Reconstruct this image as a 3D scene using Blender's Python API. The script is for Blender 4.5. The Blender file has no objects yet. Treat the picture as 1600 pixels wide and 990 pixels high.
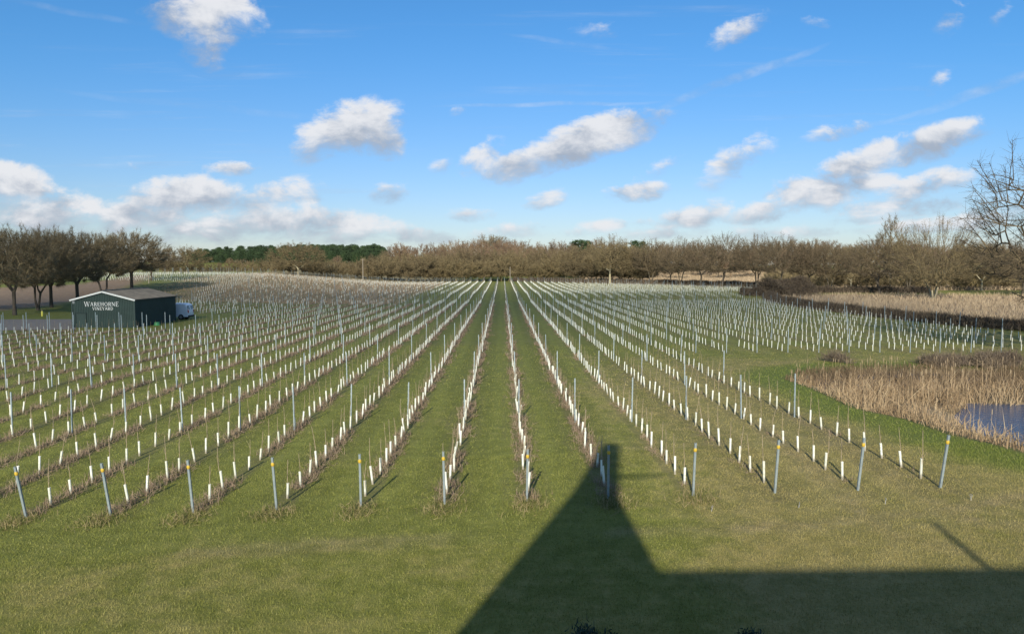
import bpy, math, random
import numpy as np
from math import radians as R, sin, cos, tan, pi

sc = bpy.context.scene
COL = sc.collection

# ------------------------------------------------------------------ camera, sun, sky, exposure
F, CX, CY = 1202.0, 800.0, 495.0            # lens in photo pixels
CAM = np.array((0.0, 0.0, 6.26))
PITCH, YAW = R(3.86), R(0.715)
cam = bpy.data.cameras.new('camera')
cam.sensor_width = 36.0
cam.lens = 36.0 * F / 1600.0
cam.clip_end = 20000
camo = bpy.data.objects.new('camera', cam)
camo.location = CAM
camo.rotation_euler = (R(90) - PITCH, 0, -YAW)
COL.objects.link(camo)
sc.camera = camo

SUN_EL, SUN_AZ = R(24.0), R(9.0)            # light runs towards +Y, a little towards +X
sun = bpy.data.lights.new('sun', 'SUN')
sun.energy = 5.0
sun.angle = R(0.6)
sun.color = (1.0, 0.92, 0.76)
suno = bpy.data.objects.new('sun', sun)
suno.rotation_euler = (R(90) - SUN_EL, 0, -SUN_AZ)
suno.location = (-40, -120, 90)
COL.objects.link(suno)

sc.view_settings.view_transform = 'Standard'
sc.view_settings.look = 'None'
sc.view_settings.exposure = 0.3
sc.view_settings.gamma = 1.0
sc.view_settings.use_curve_mapping = False
sc.render.engine = 'CYCLES'
sc.cycles.max_bounces = 6
sc.cycles.diffuse_bounces = 2
sc.cycles.glossy_bounces = 2
sc.cycles.transparent_max_bounces = 8

SKY_STRENGTH, CLOUD_STRENGTH = 0.084, 0.76


def ray(px, py):
    """direction through a photo pixel, in the world"""
    x, y, z = (px - CX) / F, 1.0, -(py - CY) / F
    y, z = y * cos(PITCH) + z * sin(PITCH), -y * sin(PITCH) + z * cos(PITCH)
    return np.array((x * cos(YAW) + y * sin(YAW), -x * sin(YAW) + y * cos(YAW), z))


def gp(px, py, z=0.0):
    d = ray(px, py)
    t = (z - CAM[2]) / d[2]
    p = CAM + d * t
    return float(p[0]), float(p[1])


def at(px, Y):
    """ground x for a photo column at distance Y"""
    d = ray(px, 420)
    return float(d[0] / d[1] * Y)


def topz(py, Y):
    d = ray(800, py)
    return float(CAM[2] + d[2] / d[1] * Y)


def project(x, y, z):
    p = np.array((x, y, z)) - CAM
    X = p[0] * cos(YAW) - p[1] * sin(YAW)
    Yw = p[0] * sin(YAW) + p[1] * cos(YAW)
    d = Yw * cos(PITCH) - p[2] * sin(PITCH)
    v = Yw * sin(PITCH) + p[2] * cos(PITCH)
    return CX + F * X / d, CY - F * v / d


# ------------------------------------------------------------------ node helpers
class NT:
    def __init__(s, tree):
        s.t = tree
        s.t.nodes.clear()

    def n(s, typ, **kw):
        nd = s.t.nodes.new(typ)
        for k, v in kw.items():
            if k.startswith('_'):
                key = k[1:]
                key = int(key) if key.isdigit() else key.replace('__', ' ')
                s.put(nd.inputs[key], v)
            else:
                setattr(nd, k, v)
        return nd

    def put(s, sock, v):
        if isinstance(v, bpy.types.NodeSocket):
            s.t.links.new(v, sock)
        elif isinstance(v, (tuple, list)) and len(v) == 3 and sock.type == 'RGBA':
            sock.default_value = (*v, 1)
        else:
            sock.default_value = v

    def m(s, op, a, b=0.0, c=0.0, clamp=False):
        nd = s.t.nodes.new('ShaderNodeMath')
        nd.operation = op
        nd.use_clamp = clamp
        for i, v in enumerate((a, b, c)):
            s.put(nd.inputs[i], v)
        return nd.outputs[0]

    def ss(s, v, lo, hi):
        nd = s.t.nodes.new('ShaderNodeMapRange')
        nd.interpolation_type = 'SMOOTHSTEP'
        s.put(nd.inputs[0], v)
        nd.inputs[1].default_value, nd.inputs[2].default_value = lo, hi
        return nd.outputs[0]

    def mix(s, f, a, b, blend='MIX'):
        nd = s.t.nodes.new('ShaderNodeMix')
        nd.data_type = 'RGBA'
        nd.blend_type = blend
        s.put(nd.inputs[0], f)
        s.put(nd.inputs[6], a)
        s.put(nd.inputs[7], b)
        return nd.outputs[2]

    def noise(s, vec, scale, detail=3.0, rough=0.55):
        nd = s.n('ShaderNodeTexNoise', _Vector=vec, _Scale=scale, _Detail=detail, _Roughness=rough)
        return nd.outputs['Fac']

    def attr(s, name):
        return s.n('ShaderNodeAttribute', attribute_name=name).outputs['Fac']

    def out(s, bsdf):
        o = s.n('ShaderNodeOutputMaterial')
        s.t.links.new(bsdf, o.inputs[0])


def new_mat(name):
    m = bpy.data.materials.new(name)
    m.use_nodes = True
    return m, NT(m.node_tree)


def plain(name, c1, c2=None, scale=6.0, rough=0.8, metal=0.0, bump=0.0, spec=0.3, rnd=0.0, stretch=None):
    """two-tone noisy surface; rnd = variation by the 'rnd' attribute"""
    m, t = new_mat(name)
    c2 = c2 or tuple(x * 0.7 for x in c1)
    co = t.n('ShaderNodeTexCoord').outputs['Object']
    if stretch:
        co = t.n('ShaderNodeMapping', _Vector=co, _Scale=stretch).outputs[0]
    nz = t.noise(co, scale, 4)
    col = t.mix(t.ss(nz, 0.3, 0.7), c2, c1)
    if rnd:
        a = t.attr('rnd')
        col = t.mix(1.0, col, t.n('ShaderNodeCombineColor', _0=t.m('MULTIPLY_ADD', a, rnd, 1 - rnd / 2),
                                  _1=t.m('MULTIPLY_ADD', a, rnd, 1 - rnd / 2),
                                  _2=t.m('MULTIPLY_ADD', a, rnd * .8, 1 - rnd * .4)).outputs[0], 'MULTIPLY')
    b = t.n('ShaderNodeBsdfPrincipled', _Base__Color=col, _Roughness=rough, _Metallic=metal)
    b.inputs['Specular IOR Level'].default_value = spec
    if bump:
        bn = t.n('ShaderNodeBump', _Height=nz, _Strength=bump, _Distance=0.02)
        t.t.links.new(bn.outputs[0], b.inputs['Normal'])
    t.out(b.outputs[0])
    return m


# ------------------------------------------------------------------ world: sky and clouds
world = bpy.data.worlds.new('World')
sc.world = world
world.use_nodes = True
t = NT(world.node_tree)
sky = t.n('ShaderNodeTexSky', sky_type='NISHITA', sun_disc=False)
sky.sun_elevation = SUN_EL
sky.sun_rotation = pi + SUN_AZ
sky.altitude = 20
sky.air_density = 1.0
sky.dust_density = 0.3
sky.ozone_density = 2.2
gen = t.n('ShaderNodeTexCoord').outputs['Generated']
sep = t.n('ShaderNodeSeparateXYZ', _0=gen)
gx, gy, gz = sep.outputs
fy = t.m('MAXIMUM', gy, 0.08)
u = t.m('DIVIDE', gx, fy)
v = t.m('DIVIDE', gz, fy)
uv = t.n('ShaderNodeCombineXYZ', _0=u, _1=t.m('MULTIPLY', v, 1.7), _2=0.0).outputs[0]
w1 = t.n('ShaderNodeTexNoise', _Vector=uv, _Scale=9.0, _Detail=2.0)
uvw = t.n('ShaderNodeVectorMath', operation='MULTIPLY_ADD', _0=t.n('ShaderNodeVectorMath', operation='SUBTRACT', _0=w1.outputs['Color'], _1=(.5, .5, .5)).outputs[0],
          _1=(.05, .05, 0), _2=uv).outputs[0]
skycol = t.mix(1.0, sky.outputs[0], t.mix(t.ss(v, 0.0, 0.34), (.76, .84, 1.10), (.46, .95, 1.34)), 'MULTIPLY')
n1 = t.noise(uvw, 17.0, 9.0, 0.62)
uvs = t.n('ShaderNodeVectorMath', operation='ADD', _0=uvw, _1=(0.012, -0.03, 0)).outputs[0]
n2 = t.noise(uvs, 15.0, 5.0, 0.55)
# each cloud: photo px centre, half-sizes in px, tilt in degrees (positive climbs to the right), weight
CLOUDS = [
    (318, 22, 92, 48, -10, .80), (325, 72, 50, 36, -20, .42),
    (548, 200, 78, 38, 12, 1.0), (590, 212, 44, 30, -30, .9), (492, 228, 42, 24, 20, .62),
    (925, 216, 108, 32, 17, 1.0), (830, 252, 84, 26, 16, .85), (755, 248, 42, 28, 30, .6),
    (362, 264, 42, 13, 0, .72), (25, 292, 62, 34, -12, .85), (75, 330, 110, 36, -4, .75), (150, 342, 120, 22, 2, .58),
    (290, 306, 90, 32, 4, .95), (225, 335, 100, 26, 8, .75), (420, 312, 90, 28, 10, .7), (505, 348, 100, 26, -4, .8),
    (380, 354, 170, 26, 4, .68), (560, 364, 110, 18, 2, .58), (610, 300, 36, 18, 10, .55), (215, 258, 26, 12, 8, .35), (640, 368, 80, 16, 0, .6),
    (730, 337, 42, 14, 5, .6), (850, 312, 36, 15, 14, .68), (995, 300, 52, 16, 4, .75), (800, 360, 80, 14, 6, .5),
    (1090, 338, 66, 22, 12, .74), (1185, 334, 62, 18, 5, .64), (1150, 252, 66, 28, 28, .58), (1020, 268, 50, 12, 25, .36),
    (1310, 205, 52, 14, 10, .62), (1460, 222, 84, 25, 18, .88), (1345, 254, 100, 26, 22, .85), (1300, 295, 100, 28, 5, .8), (1250, 306, 60, 18, 20, .6),
    (1450, 290, 80, 22, 15, .75), (1400, 322, 130, 20, 5, .62), (1150, 48, 52, 20, 25, .58), (1280, 36, 26, 10, -12, .38),
    (1490, 25, 22, 34, -40, .4), (1565, 20, 12, 24, -35, .34), (1465, 130, 14, 30, -45, .36), (945, 45, 52, 16, 0, .28), (960, 352, 80, 12, 6, .5),
    (1230, 364, 150, 12, 2, .52), (1050, 364, 130, 11, 2, .5), (1480, 350, 120, 14, 4, .55), (1240, 318, 70, 16, 12, .55), (900, 362, 70, 10, 4, .45), (690, 258, 20, 14, 30, .35), (716, 172, 16, 8, 10, .42), (1560, 330, 80, 16, 8, .5), (1330, 345, 90, 12, 4, .45),
]
D = None
Hs = Ws = None
for (px, py, rx, ry, rot, wt) in CLOUDS:
    d = ray(px, py)
    cu, cv = d[0] / d[1], d[2] / d[1]
    du, dv = t.m('SUBTRACT', u, cu), t.m('SUBTRACT', v, cv)
    c_, s_ = cos(R(rot)), sin(R(rot))
    a = t.m('MULTIPLY_ADD', du, c_ * F / (rx * 1.35), t.m('MULTIPLY', dv, s_ * F / (rx * 1.35)))
    b = t.m('MULTIPLY_ADD', du, -s_ * F / (ry * 1.35), t.m('MULTIPLY', dv, c_ * F / (ry * 1.35)))
    q = t.m('MULTIPLY_ADD', a, a, t.m('MULTIPLY', b, b))
    e = t.m('MULTIPLY', t.m('SUBTRACT', 1.0, q, clamp=True), wt)
    D = e if D is None else t.m('MAXIMUM', D, e)
    eh = t.m('MULTIPLY', e, b)
    Hs = eh if Hs is None else t.m('ADD', Hs, eh)
    Ws = e if Ws is None else t.m('ADD', Ws, e)
H = t.m('DIVIDE', Hs, t.m('MAXIMUM', Ws, 0.001))
front = t.m('GREATER_THAN', gy, 0.1)
raw = t.m('ADD', t.m('MULTIPLY', D, 1.34), t.m('MULTIPLY', t.m('SUBTRACT', n1, 0.5), 2.6))
soft = t.ss(raw, 0.18, 1.25)
crisp = t.ss(raw, 0.30, 0.95)
topn = t.ss(H, -.25, .35)
dens = t.m('ADD', t.m('MULTIPLY', crisp, topn), t.m('MULTIPLY', soft, t.m('SUBTRACT', 1.0, topn)))
dens = t.m('MULTIPLY', dens, t.m('MULTIPLY', D, 3.0, clamp=True))
# thin high streaks
st = t.n('ShaderNodeMapping', _Vector=uv, _Rotation=(0, 0, R(-14)), _Scale=(2.0, 22.0, 1.0)).outputs[0]
ci = t.noise(st, 1.6, 5.0, 0.6)
cim = t.noise(uv, 2.3, 2.0)
cirrus = t.m('MULTIPLY', t.ss(ci, 0.52, 0.85), t.m('MULTIPLY', t.ss(cim, 0.38, 0.68), 0.42))
for (px, py, rx, ry, rot, wt) in ((860, 163, 190, 4, 1.5, .30), (1150, 124, 160, 9, 21, .34), (1550, 138, 130, 10, 20, .30), (1380, 190, 160, 5, 14, .16), (880, 66, 110, 5, -7, .16), (120, 20, 130, 6, -9, .14), (330, 168, 260, 7, -6, .10)):
    d = ray(px, py)
    du, dv = t.m('SUBTRACT', u, d[0] / d[1]), t.m('SUBTRACT', v, d[2] / d[1])
    c_, s_ = cos(R(rot)), sin(R(rot))
    dv = t.m('ADD', dv, t.m('MULTIPLY', t.m('SUBTRACT', w1.outputs['Fac'], .5), .012))
    a = t.m('MULTIPLY_ADD', du, c_ * F / rx, t.m('MULTIPLY', dv, s_ * F / rx))
    b = t.m('MULTIPLY_ADD', du, -s_ * F / ry, t.m('MULTIPLY', dv, c_ * F / ry))
    e = t.m('SUBTRACT', 1.0, t.m('MULTIPLY_ADD', a, a, t.m('MULTIPLY', b, b)), clamp=True)
    cirrus = t.m('MAXIMUM', cirrus, t.m('MULTIPLY', e, t.m('MULTIPLY', t.ss(n1, .25, .7), wt)))
dens = t.m('MULTIPLY', t.m('MAXIMUM', dens, cirrus), front)
# unseen broken cloud added overhead and behind, for a less blue fill light
ov = t.noise(gen, 3.2, 6.0, .6)
up_ = t.m('DIVIDE', gz, t.m('MAXIMUM', gy, .08))
elsewhere = t.m('MAXIMUM', t.ss(up_, .55, .95), t.m('SUBTRACT', 1.0, t.ss(gy, .1, .3)))
over_d = t.m('MULTIPLY', t.m('MULTIPLY', t.m('MULTIPLY', t.ss(ov, .45, .65), .75), elsewhere), t.ss(gz, -.02, .06))
dens = t.m('MAXIMUM', dens, over_d)
lum = t.m('ADD', t.m('MULTIPLY_ADD', H, 0.95, 0.55), t.m('MULTIPLY', t.m('SUBTRACT', n1, n2), 2.4))
lum = t.ss(lum, -0.05, 1.15)
ccol = t.mix(lum, (.41, .47, .57), (.88, .89, .92))
bg1 = t.n('ShaderNodeBackground', _Color=skycol, _Strength=SKY_STRENGTH)
bg2 = t.n('ShaderNodeBackground', _Color=ccol, _Strength=CLOUD_STRENGTH)
mx = t.n('ShaderNodeMixShader', _0=t.m('MULTIPLY', dens, 0.96), _1=bg1.outputs[0], _2=bg2.outputs[0])
wo = t.n('ShaderNodeOutputWorld')
t.t.links.new(mx.outputs[0], wo.inputs[0])
world.cycles.sampling_method = 'MANUAL'
world.cycles.sample_map_resolution = 512


# ------------------------------------------------------------------ geometry helpers
class Geo:
    def __init__(s):
        s.v, s.t3, s.t4, s.a, s.nv = [], [], [], [], 0

    def add(s, V, tris=None, quads=None, rnd=0.5):
        V = np.asarray(V, float).reshape(-1, 3)
        if tris is not None and len(tris):
            s.t3.append(np.asarray(tris, int).reshape(-1, 3) + s.nv)
        if quads is not None and len(quads):
            s.t4.append(np.asarray(quads, int).reshape(-1, 4) + s.nv)
        s.v.append(V)
        s.a.append(np.broadcast_to(np.asarray(rnd, float), (len(V),)))
        s.nv += len(V)

    def box(s, x0, x1, y0, y1, z0, z1):
        V = [(x, y, z) for z in (z0, z1) for y in (y0, y1) for x in (x0, x1)]
        s.add(V, quads=[(0, 2, 3, 1), (4, 5, 7, 6), (0, 1, 5, 4), (2, 6, 7, 3), (0, 4, 6, 2), (1, 3, 7, 5)])

    def tubes(s, P0, P1, r0, r1, n=5, caps=False, rnd=0.5):
        P0, P1 = np.atleast_2d(P0).astype(float), np.atleast_2d(P1).astype(float)
        N = len(P0)
        r0 = np.broadcast_to(r0, (N,)); r1 = np.broadcast_to(r1, (N,))
        d = P1 - P0
        d /= np.maximum(np.linalg.norm(d, axis=1, keepdims=True), 1e-9)
        ref = np.where(np.abs(d[:, 2:3]) > .9, np.array([[1., 0, 0]]), np.array([[0, 0, 1.]]))
        a = np.cross(d, ref); a /= np.linalg.norm(a, axis=1, keepdims=True)
        b = np.cross(d, a)
        th = np.arange(n) * 2 * pi / n
        ring = a[:, None, :] * np.cos(th)[None, :, None] + b[:, None, :] * np.sin(th)[None, :, None]
        V = np.concatenate([P0[:, None] + ring * r0[:, None, None], P1[:, None] + ring * r1[:, None, None]], 1)
        base = (np.arange(N) * 2 * n)[:, None]
        i = np.arange(n); j = (i + 1) % n
        q = np.stack([i, j, j + n, i + n], 1)
        Q = (base[:, :, None] + q[None]).reshape(-1, 4)
        T = None
        if caps:
            c = np.array([(n, n + k, n + k + 1) for k in range(1, n - 1)])
            T = (base[:, :, None] + c[None]).reshape(-1, 3)
        rr = np.repeat(np.broadcast_to(rnd, (N,)), 2 * n)
        s.add(V.reshape(-1, 3), T, Q, rr)

    def blades(s, P, L, W, rng, lean=0.5, bend=0.0, dirs=None, rnd=None):
        """thin tapering blades: a triangle, or quad + triangle when bent"""
        P = np.asarray(P, float); N = len(P)
        L = np.broadcast_to(L, (N,)); W = np.broadcast_to(W, (N,))
        if dirs is None:
            az = rng.uniform(0, 2 * pi, N); tl = np.abs(rng.normal(0, lean, N)).clip(0, 1.35)
            dirs = np.stack([np.sin(tl) * np.cos(az), np.sin(tl) * np.sin(az), np.cos(tl)], 1)
        az2 = rng.uniform(0, 2 * pi, N)
        ref = np.stack([np.cos(az2), np.sin(az2), rng.uniform(-.3, .3, N)], 1)
        side = np.cross(dirs, ref)
        side /= np.maximum(np.linalg.norm(side, axis=1, keepdims=True), 1e-6)
        rn = rng.random(N) if rnd is None else rnd
        hw = side * (W / 2)[:, None]
        if bend:
            mid = P + dirs * (L * .55)[:, None]
            d2 = dirs + rng.normal(0, bend, (N, 3)); d2[:, 2] -= bend * .6
            tip = mid + d2 * (L * .5)[:, None]
            V = np.stack([P - hw, P + hw, mid + hw * .75, mid - hw * .75, tip], 1)
            b = (np.arange(N) * 5)[:, None]
            s.add(V.reshape(-1, 3), b + np.array([[3, 2, 4]]), b + np.array([[0, 1, 2, 3]]), np.repeat(rn, 5))
        else:
            V = np.stack([P - hw, P + hw, P + dirs * L[:, None]], 1)
            b = (np.arange(N) * 3)[:, None]
            s.add(V.reshape(-1, 3), b + np.array([[0, 1, 2]]), None, np.repeat(rn, 3))

    def mesh(s, name, mat, smooth=False, attrs=None):
        V = np.concatenate(s.v)
        t3 = np.concatenate(s.t3) if s.t3 else np.zeros((0, 3), int)
        t4 = np.concatenate(s.t4) if s.t4 else np.zeros((0, 4), int)
        me = bpy.data.meshes.new(name)
        me.vertices.add(len(V)); me.vertices.foreach_set('co', V.ravel())
        me.loops.add(t3.size + t4.size)
        me.loops.foreach_set('vertex_index', np.concatenate([t3.ravel(), t4.ravel()]).astype(np.int32))
        me.polygons.add(len(t3) + len(t4))
        st_ = np.concatenate([np.arange(len(t3)) * 3, t3.size + np.arange(len(t4)) * 4]).astype(np.int32)
        me.polygons.foreach_set('loop_start', st_)
        me.update(calc_edges=True)
        me.polygons.foreach_set('use_smooth', np.full(len(me.polygons), smooth))
        at_ = me.attributes.new('rnd', 'FLOAT', 'POINT')
        at_.data.foreach_set('value', np.concatenate(s.a).astype(np.float32))
        for k, arr in (attrs or {}).items():
            at_ = me.attributes.new(k, 'FLOAT', 'POINT')
            at_.data.foreach_set('value', np.asarray(arr, np.float32))
        me.materials.append(mat)
        return me

    def obj(s, name, mat, parent=None, smooth=False, attrs=None):
        return link(name, s.mesh(name, mat, smooth, attrs), parent)


def link(name, data, parent=None, loc=None):
    o = bpy.data.objects.new(name, data)
    COL.objects.link(o)
    if parent:
        o.parent = parent
    if loc is not None:
        o.location = loc
    return o


def tag(o, label=None, cat=None, group=None, kind=None):
    if label: o['label'] = label
    if cat: o['category'] = cat
    if group: o['group'] = group
    if kind: o['kind'] = kind
    return o


def thing(name, label, cat, loc=(0, 0, 0), rz=0.0, group=None):
    o = link(name, None, None, loc)
    o.rotation_euler = (0, 0, rz)
    o.empty_display_size = 0.3
    return tag(o, label, cat, group)


def dup(root, label, loc, rz=None, scale=None):
    r = root.copy(); COL.objects.link(r)
    r.location = loc
    if rz is not None: r.rotation_euler = (0, 0, rz)
    if scale is not None: r.scale = scale
    r['label'] = label
    for ch in list(root.children):
        c = ch.copy(); COL.objects.link(c); c.parent = r
        for g in list(ch.children):
            d = g.copy(); COL.objects.link(d); d.parent = c
    return r


_ORD = 'zeroth first second third fourth fifth sixth seventh eighth ninth tenth eleventh twelfth thirteenth fourteenth fifteenth sixteenth seventeenth eighteenth nineteenth twentieth'.split()


def ordinal(n):
    if n <= 20: return _ORD[n]
    tens = {2: 'twenty', 3: 'thirty', 4: 'forty', 5: 'fifty', 6: 'sixty', 7: 'seventy'}
    if n % 10: return tens[n // 10] + '-' + _ORD[n % 10]
    return tens[n // 10][:-1] + 'ieth'


def sm(a, b, x):
    q = np.clip((np.asarray(x, float) - a) / (b - a), 0, 1)
    return q * q * (3 - 2 * q)


def sdist(poly, x, y):
    """signed distance to a polygon, negative inside"""
    x = np.asarray(x, float); y = np.asarray(y, float)
    P = np.asarray(poly, float); Q = np.roll(P, -1, 0)
    best = np.full(x.shape, 1e9); ins = np.zeros(x.shape, bool)
    for (ax, ay), (bx, by) in zip(P, Q):
        ex, ey = bx - ax, by - ay
        tt = np.clip(((x - ax) * ex + (y - ay) * ey) / (ex * ex + ey * ey), 0, 1)
        best = np.minimum(best, np.hypot(x - ax - tt * ex, y - ay - tt * ey))
        c = ((ay > y) != (by > y))
        xi = ax + (y - ay) * ex / (ey if abs(ey) > 1e-9 else 1e-9)
        ins ^= c & (x < xi)
    return np.where(ins, -best, best)


def vnoise(x, y, s, seed=0):
    """cheap smooth noise 0..1"""
    x = np.asarray(x, float) / s; y = np.asarray(y, float) / s
    r = np.random.default_rng(seed)
    o = 0
    for k in range(5):
        a, p, f = r.uniform(0, 2 * pi), r.uniform(0, 6.28), r.uniform(.7, 1.9)
        o = o + np.sin((x * cos(a) + y * sin(a)) * f * 2 + p + np.sin(y * 1.3 + k))
    return np.clip(.5 + o / 7, 0, 1)


# ------------------------------------------------------------------ layout of the land
S = 2.2                                                      # distance between vine rows
POND = [gp(a, b, .15) for a, b in ((1228, 588), (1286, 612), (1335, 640), (1420, 662), (1490, 690), (1560, 708), (1600, 722), (1700, 745),
                              (1850, 715), (1830, 640), (1700, 586), (1600, 571), (1450, 568), (1330, 569), (1250, 576))]
WATER = [gp(a, b, -.25) for a, b in ((1494, 650), (1522, 630), (1600, 632), (1700, 637), (1800, 670), (1780, 715), (1660, 715), (1600, 702),
                               (1556, 690), (1516, 672))]
HEDGE = [(64, 60), (53, 66), (47.5, 80), (46, 95), (45, 112), (46.5, 130), (51, 146)]
STRAW = [(70, 66), (55, 68), (49, 80), (48, 95), (47, 112), (49, 130), (53, 148), (75, 152), (130, 150), (160, 120), (150, 70), (110, 58)]
TRACKS = [[gp(a, b) for a, b in q] for q in (((1150, 640), (1240, 720), (1330, 800), (1380, 850), (1500, 880)), ((1215, 640), (1330, 722), (1430, 790), (1500, 830), (1600, 852)),
                                                 ((960, 835), (1100, 838), (1250, 832), (1420, 822), (1600, 800)), ((300, 850), (500, 846), (700, 838)))]
SOIL = [gp(a, b) for a, b in ((-500, 500), (0, 486), (150, 470), (235, 456), (235, 450.5), (110, 461), (0, 463), (-500, 464))]
LANE = [gp(a, b) for a, b in ((-260, 520), (118, 515), (118, 499), (-260, 500))]


def z_at(x, y):
    x = np.asarray(x, float); y = np.asarray(y, float)
    z = .029 * np.clip(x, -20, 20) * (1 - sm(22, 46, y))
    z = z + .45 * sm(140, 160, y) - .22 * np.exp(-((y - 134) / 9) ** 2)
    z = z + 3.2 * sm(25, 80, -x) * sm(105, 215, y)
    z = z + 4.5 * sm(300, 460, y) + .5 * sm(500, 1500, y)
    z = z + .05 * (vnoise(x, y, 9, 3) - .5) * (1 - sm(40, 120, y)) + .5 * (vnoise(x, y, 40, 5) - .5) * sm(60, 140, y)
    near = (np.abs(x - 30) < 45) & (y > 15) & (y < 70)
    d = np.where(near, sdist(POND, np.where(near, x, 0), np.where(near, y, 0)), 99)
    dw = np.where(near, sdist(WATER, np.where(near, x, 0), np.where(near, y, 0)), 99)
    z = z - .38 * (1 - sm(-2.0, .4, d)) - .9 * (1 - sm(-1.4, .9, dw))
    return z


def Zs(x, y):
    return float(z_at(np.array([x]), np.array([y]))[0])


def zones(x, y):
    """dry = olive, parched turf; straw = pale dead grass; soil = ploughed; vine = inside a planted block"""
    x = np.asarray(x, float); y = np.asarray(y, float)
    n = vnoise(x, y, 5, 11) - .5
    dry = .9 * sm(1.5, 8.5, x + 3 * n) * (1 - sm(38, 60, y)) + .27 * (1 - sm(14.6, 18.2, y + 2.5 * n + .06 * x))
    dry = dry + .30 * sm(40, 60, y) * sm(8, 25, x) + .12
    dp = sdist(POND, x, y)
    verge = (1 - sm(.8, 3.6, dp + n)) * (y < 75)
    dry = dry * (1 - verge)
    straw = 1 - sm(-1.5, 1.5, sdist(STRAW, x, y) + 3 * n)
    pink = sm(12, 24, -x) * sm(100, 128, y + .35 * x) * (1 - sm(30, 52, -x - 18 - .17 * (y - 100)))
    straw = np.maximum(straw, .62 * pink)
    re_ = np.interp(x, [-20, 0, 10, 36, 55, 68, 90], [252, 262, 258, 240, 205, 185, 165])
    straw = np.maximum(straw, .95 * sm(28, 40, x) * sm(5, 12, y - re_) * (1 - sm(390, 420, y)))
    straw = np.maximum(straw, .9 * (1 - sm(-.9, .2, dp)))
    for tr in TRACKS:
        q = np.full(x.shape, 99.0)
        for (ax, ay), (bx, by) in zip(tr, tr[1:]):
            tt = np.clip(((x - ax) * (bx - ax) + (y - ay) * (by - ay)) / ((bx - ax) ** 2 + (by - ay) ** 2), 0, 1)
            q = np.minimum(q, np.hypot(x - ax - tt * (bx - ax), y - ay - tt * (by - ay)))
        straw = np.maximum(straw, .30 * (1 - sm(.12, .5, q + .5 * n)) * (.4 + .6 * vnoise(x, y, 1.1, 41)))
    soil = 1 - sm(-1.2, 1.2, sdist(SOIL, x, y) + 2 * n)
    lime = sm(55, 66, -x) * sm(166, 176, y - .12 * (x + 60)) * (1 - sm(235, 250, y))
    return np.clip(dry, 0, 1.1), straw, soil, np.clip(verge, 0, 1), lime


def row_end(x):
    return float(np.interp(x, [-120, -60, -20, 0, 10, 36, 55, 68], [222, 232, 252, 262, 258, 240, 205, 185]))


def row_spans(k):
    X = (k + .3) * S
    e = row_end(X)
    if k >= 6:
        if X > 62: return []
        if X > 45.5: return [(158, e)]
        return [(54.6, 137), (142, e)]
    if X > -31:
        return [(20.0, 137), (142, e)]
    if X > -62:
        f = 74.0
        out = [(20.0, f)]
        if X > -70:
            st_ = 99.0 if X > -54 else 134 + (-54 - X) * 3.2
            out.append((st_, e))
        return out
    if X > -118: return [(172.0 + .12 * (-60 - X) , e)]
    return []


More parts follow.
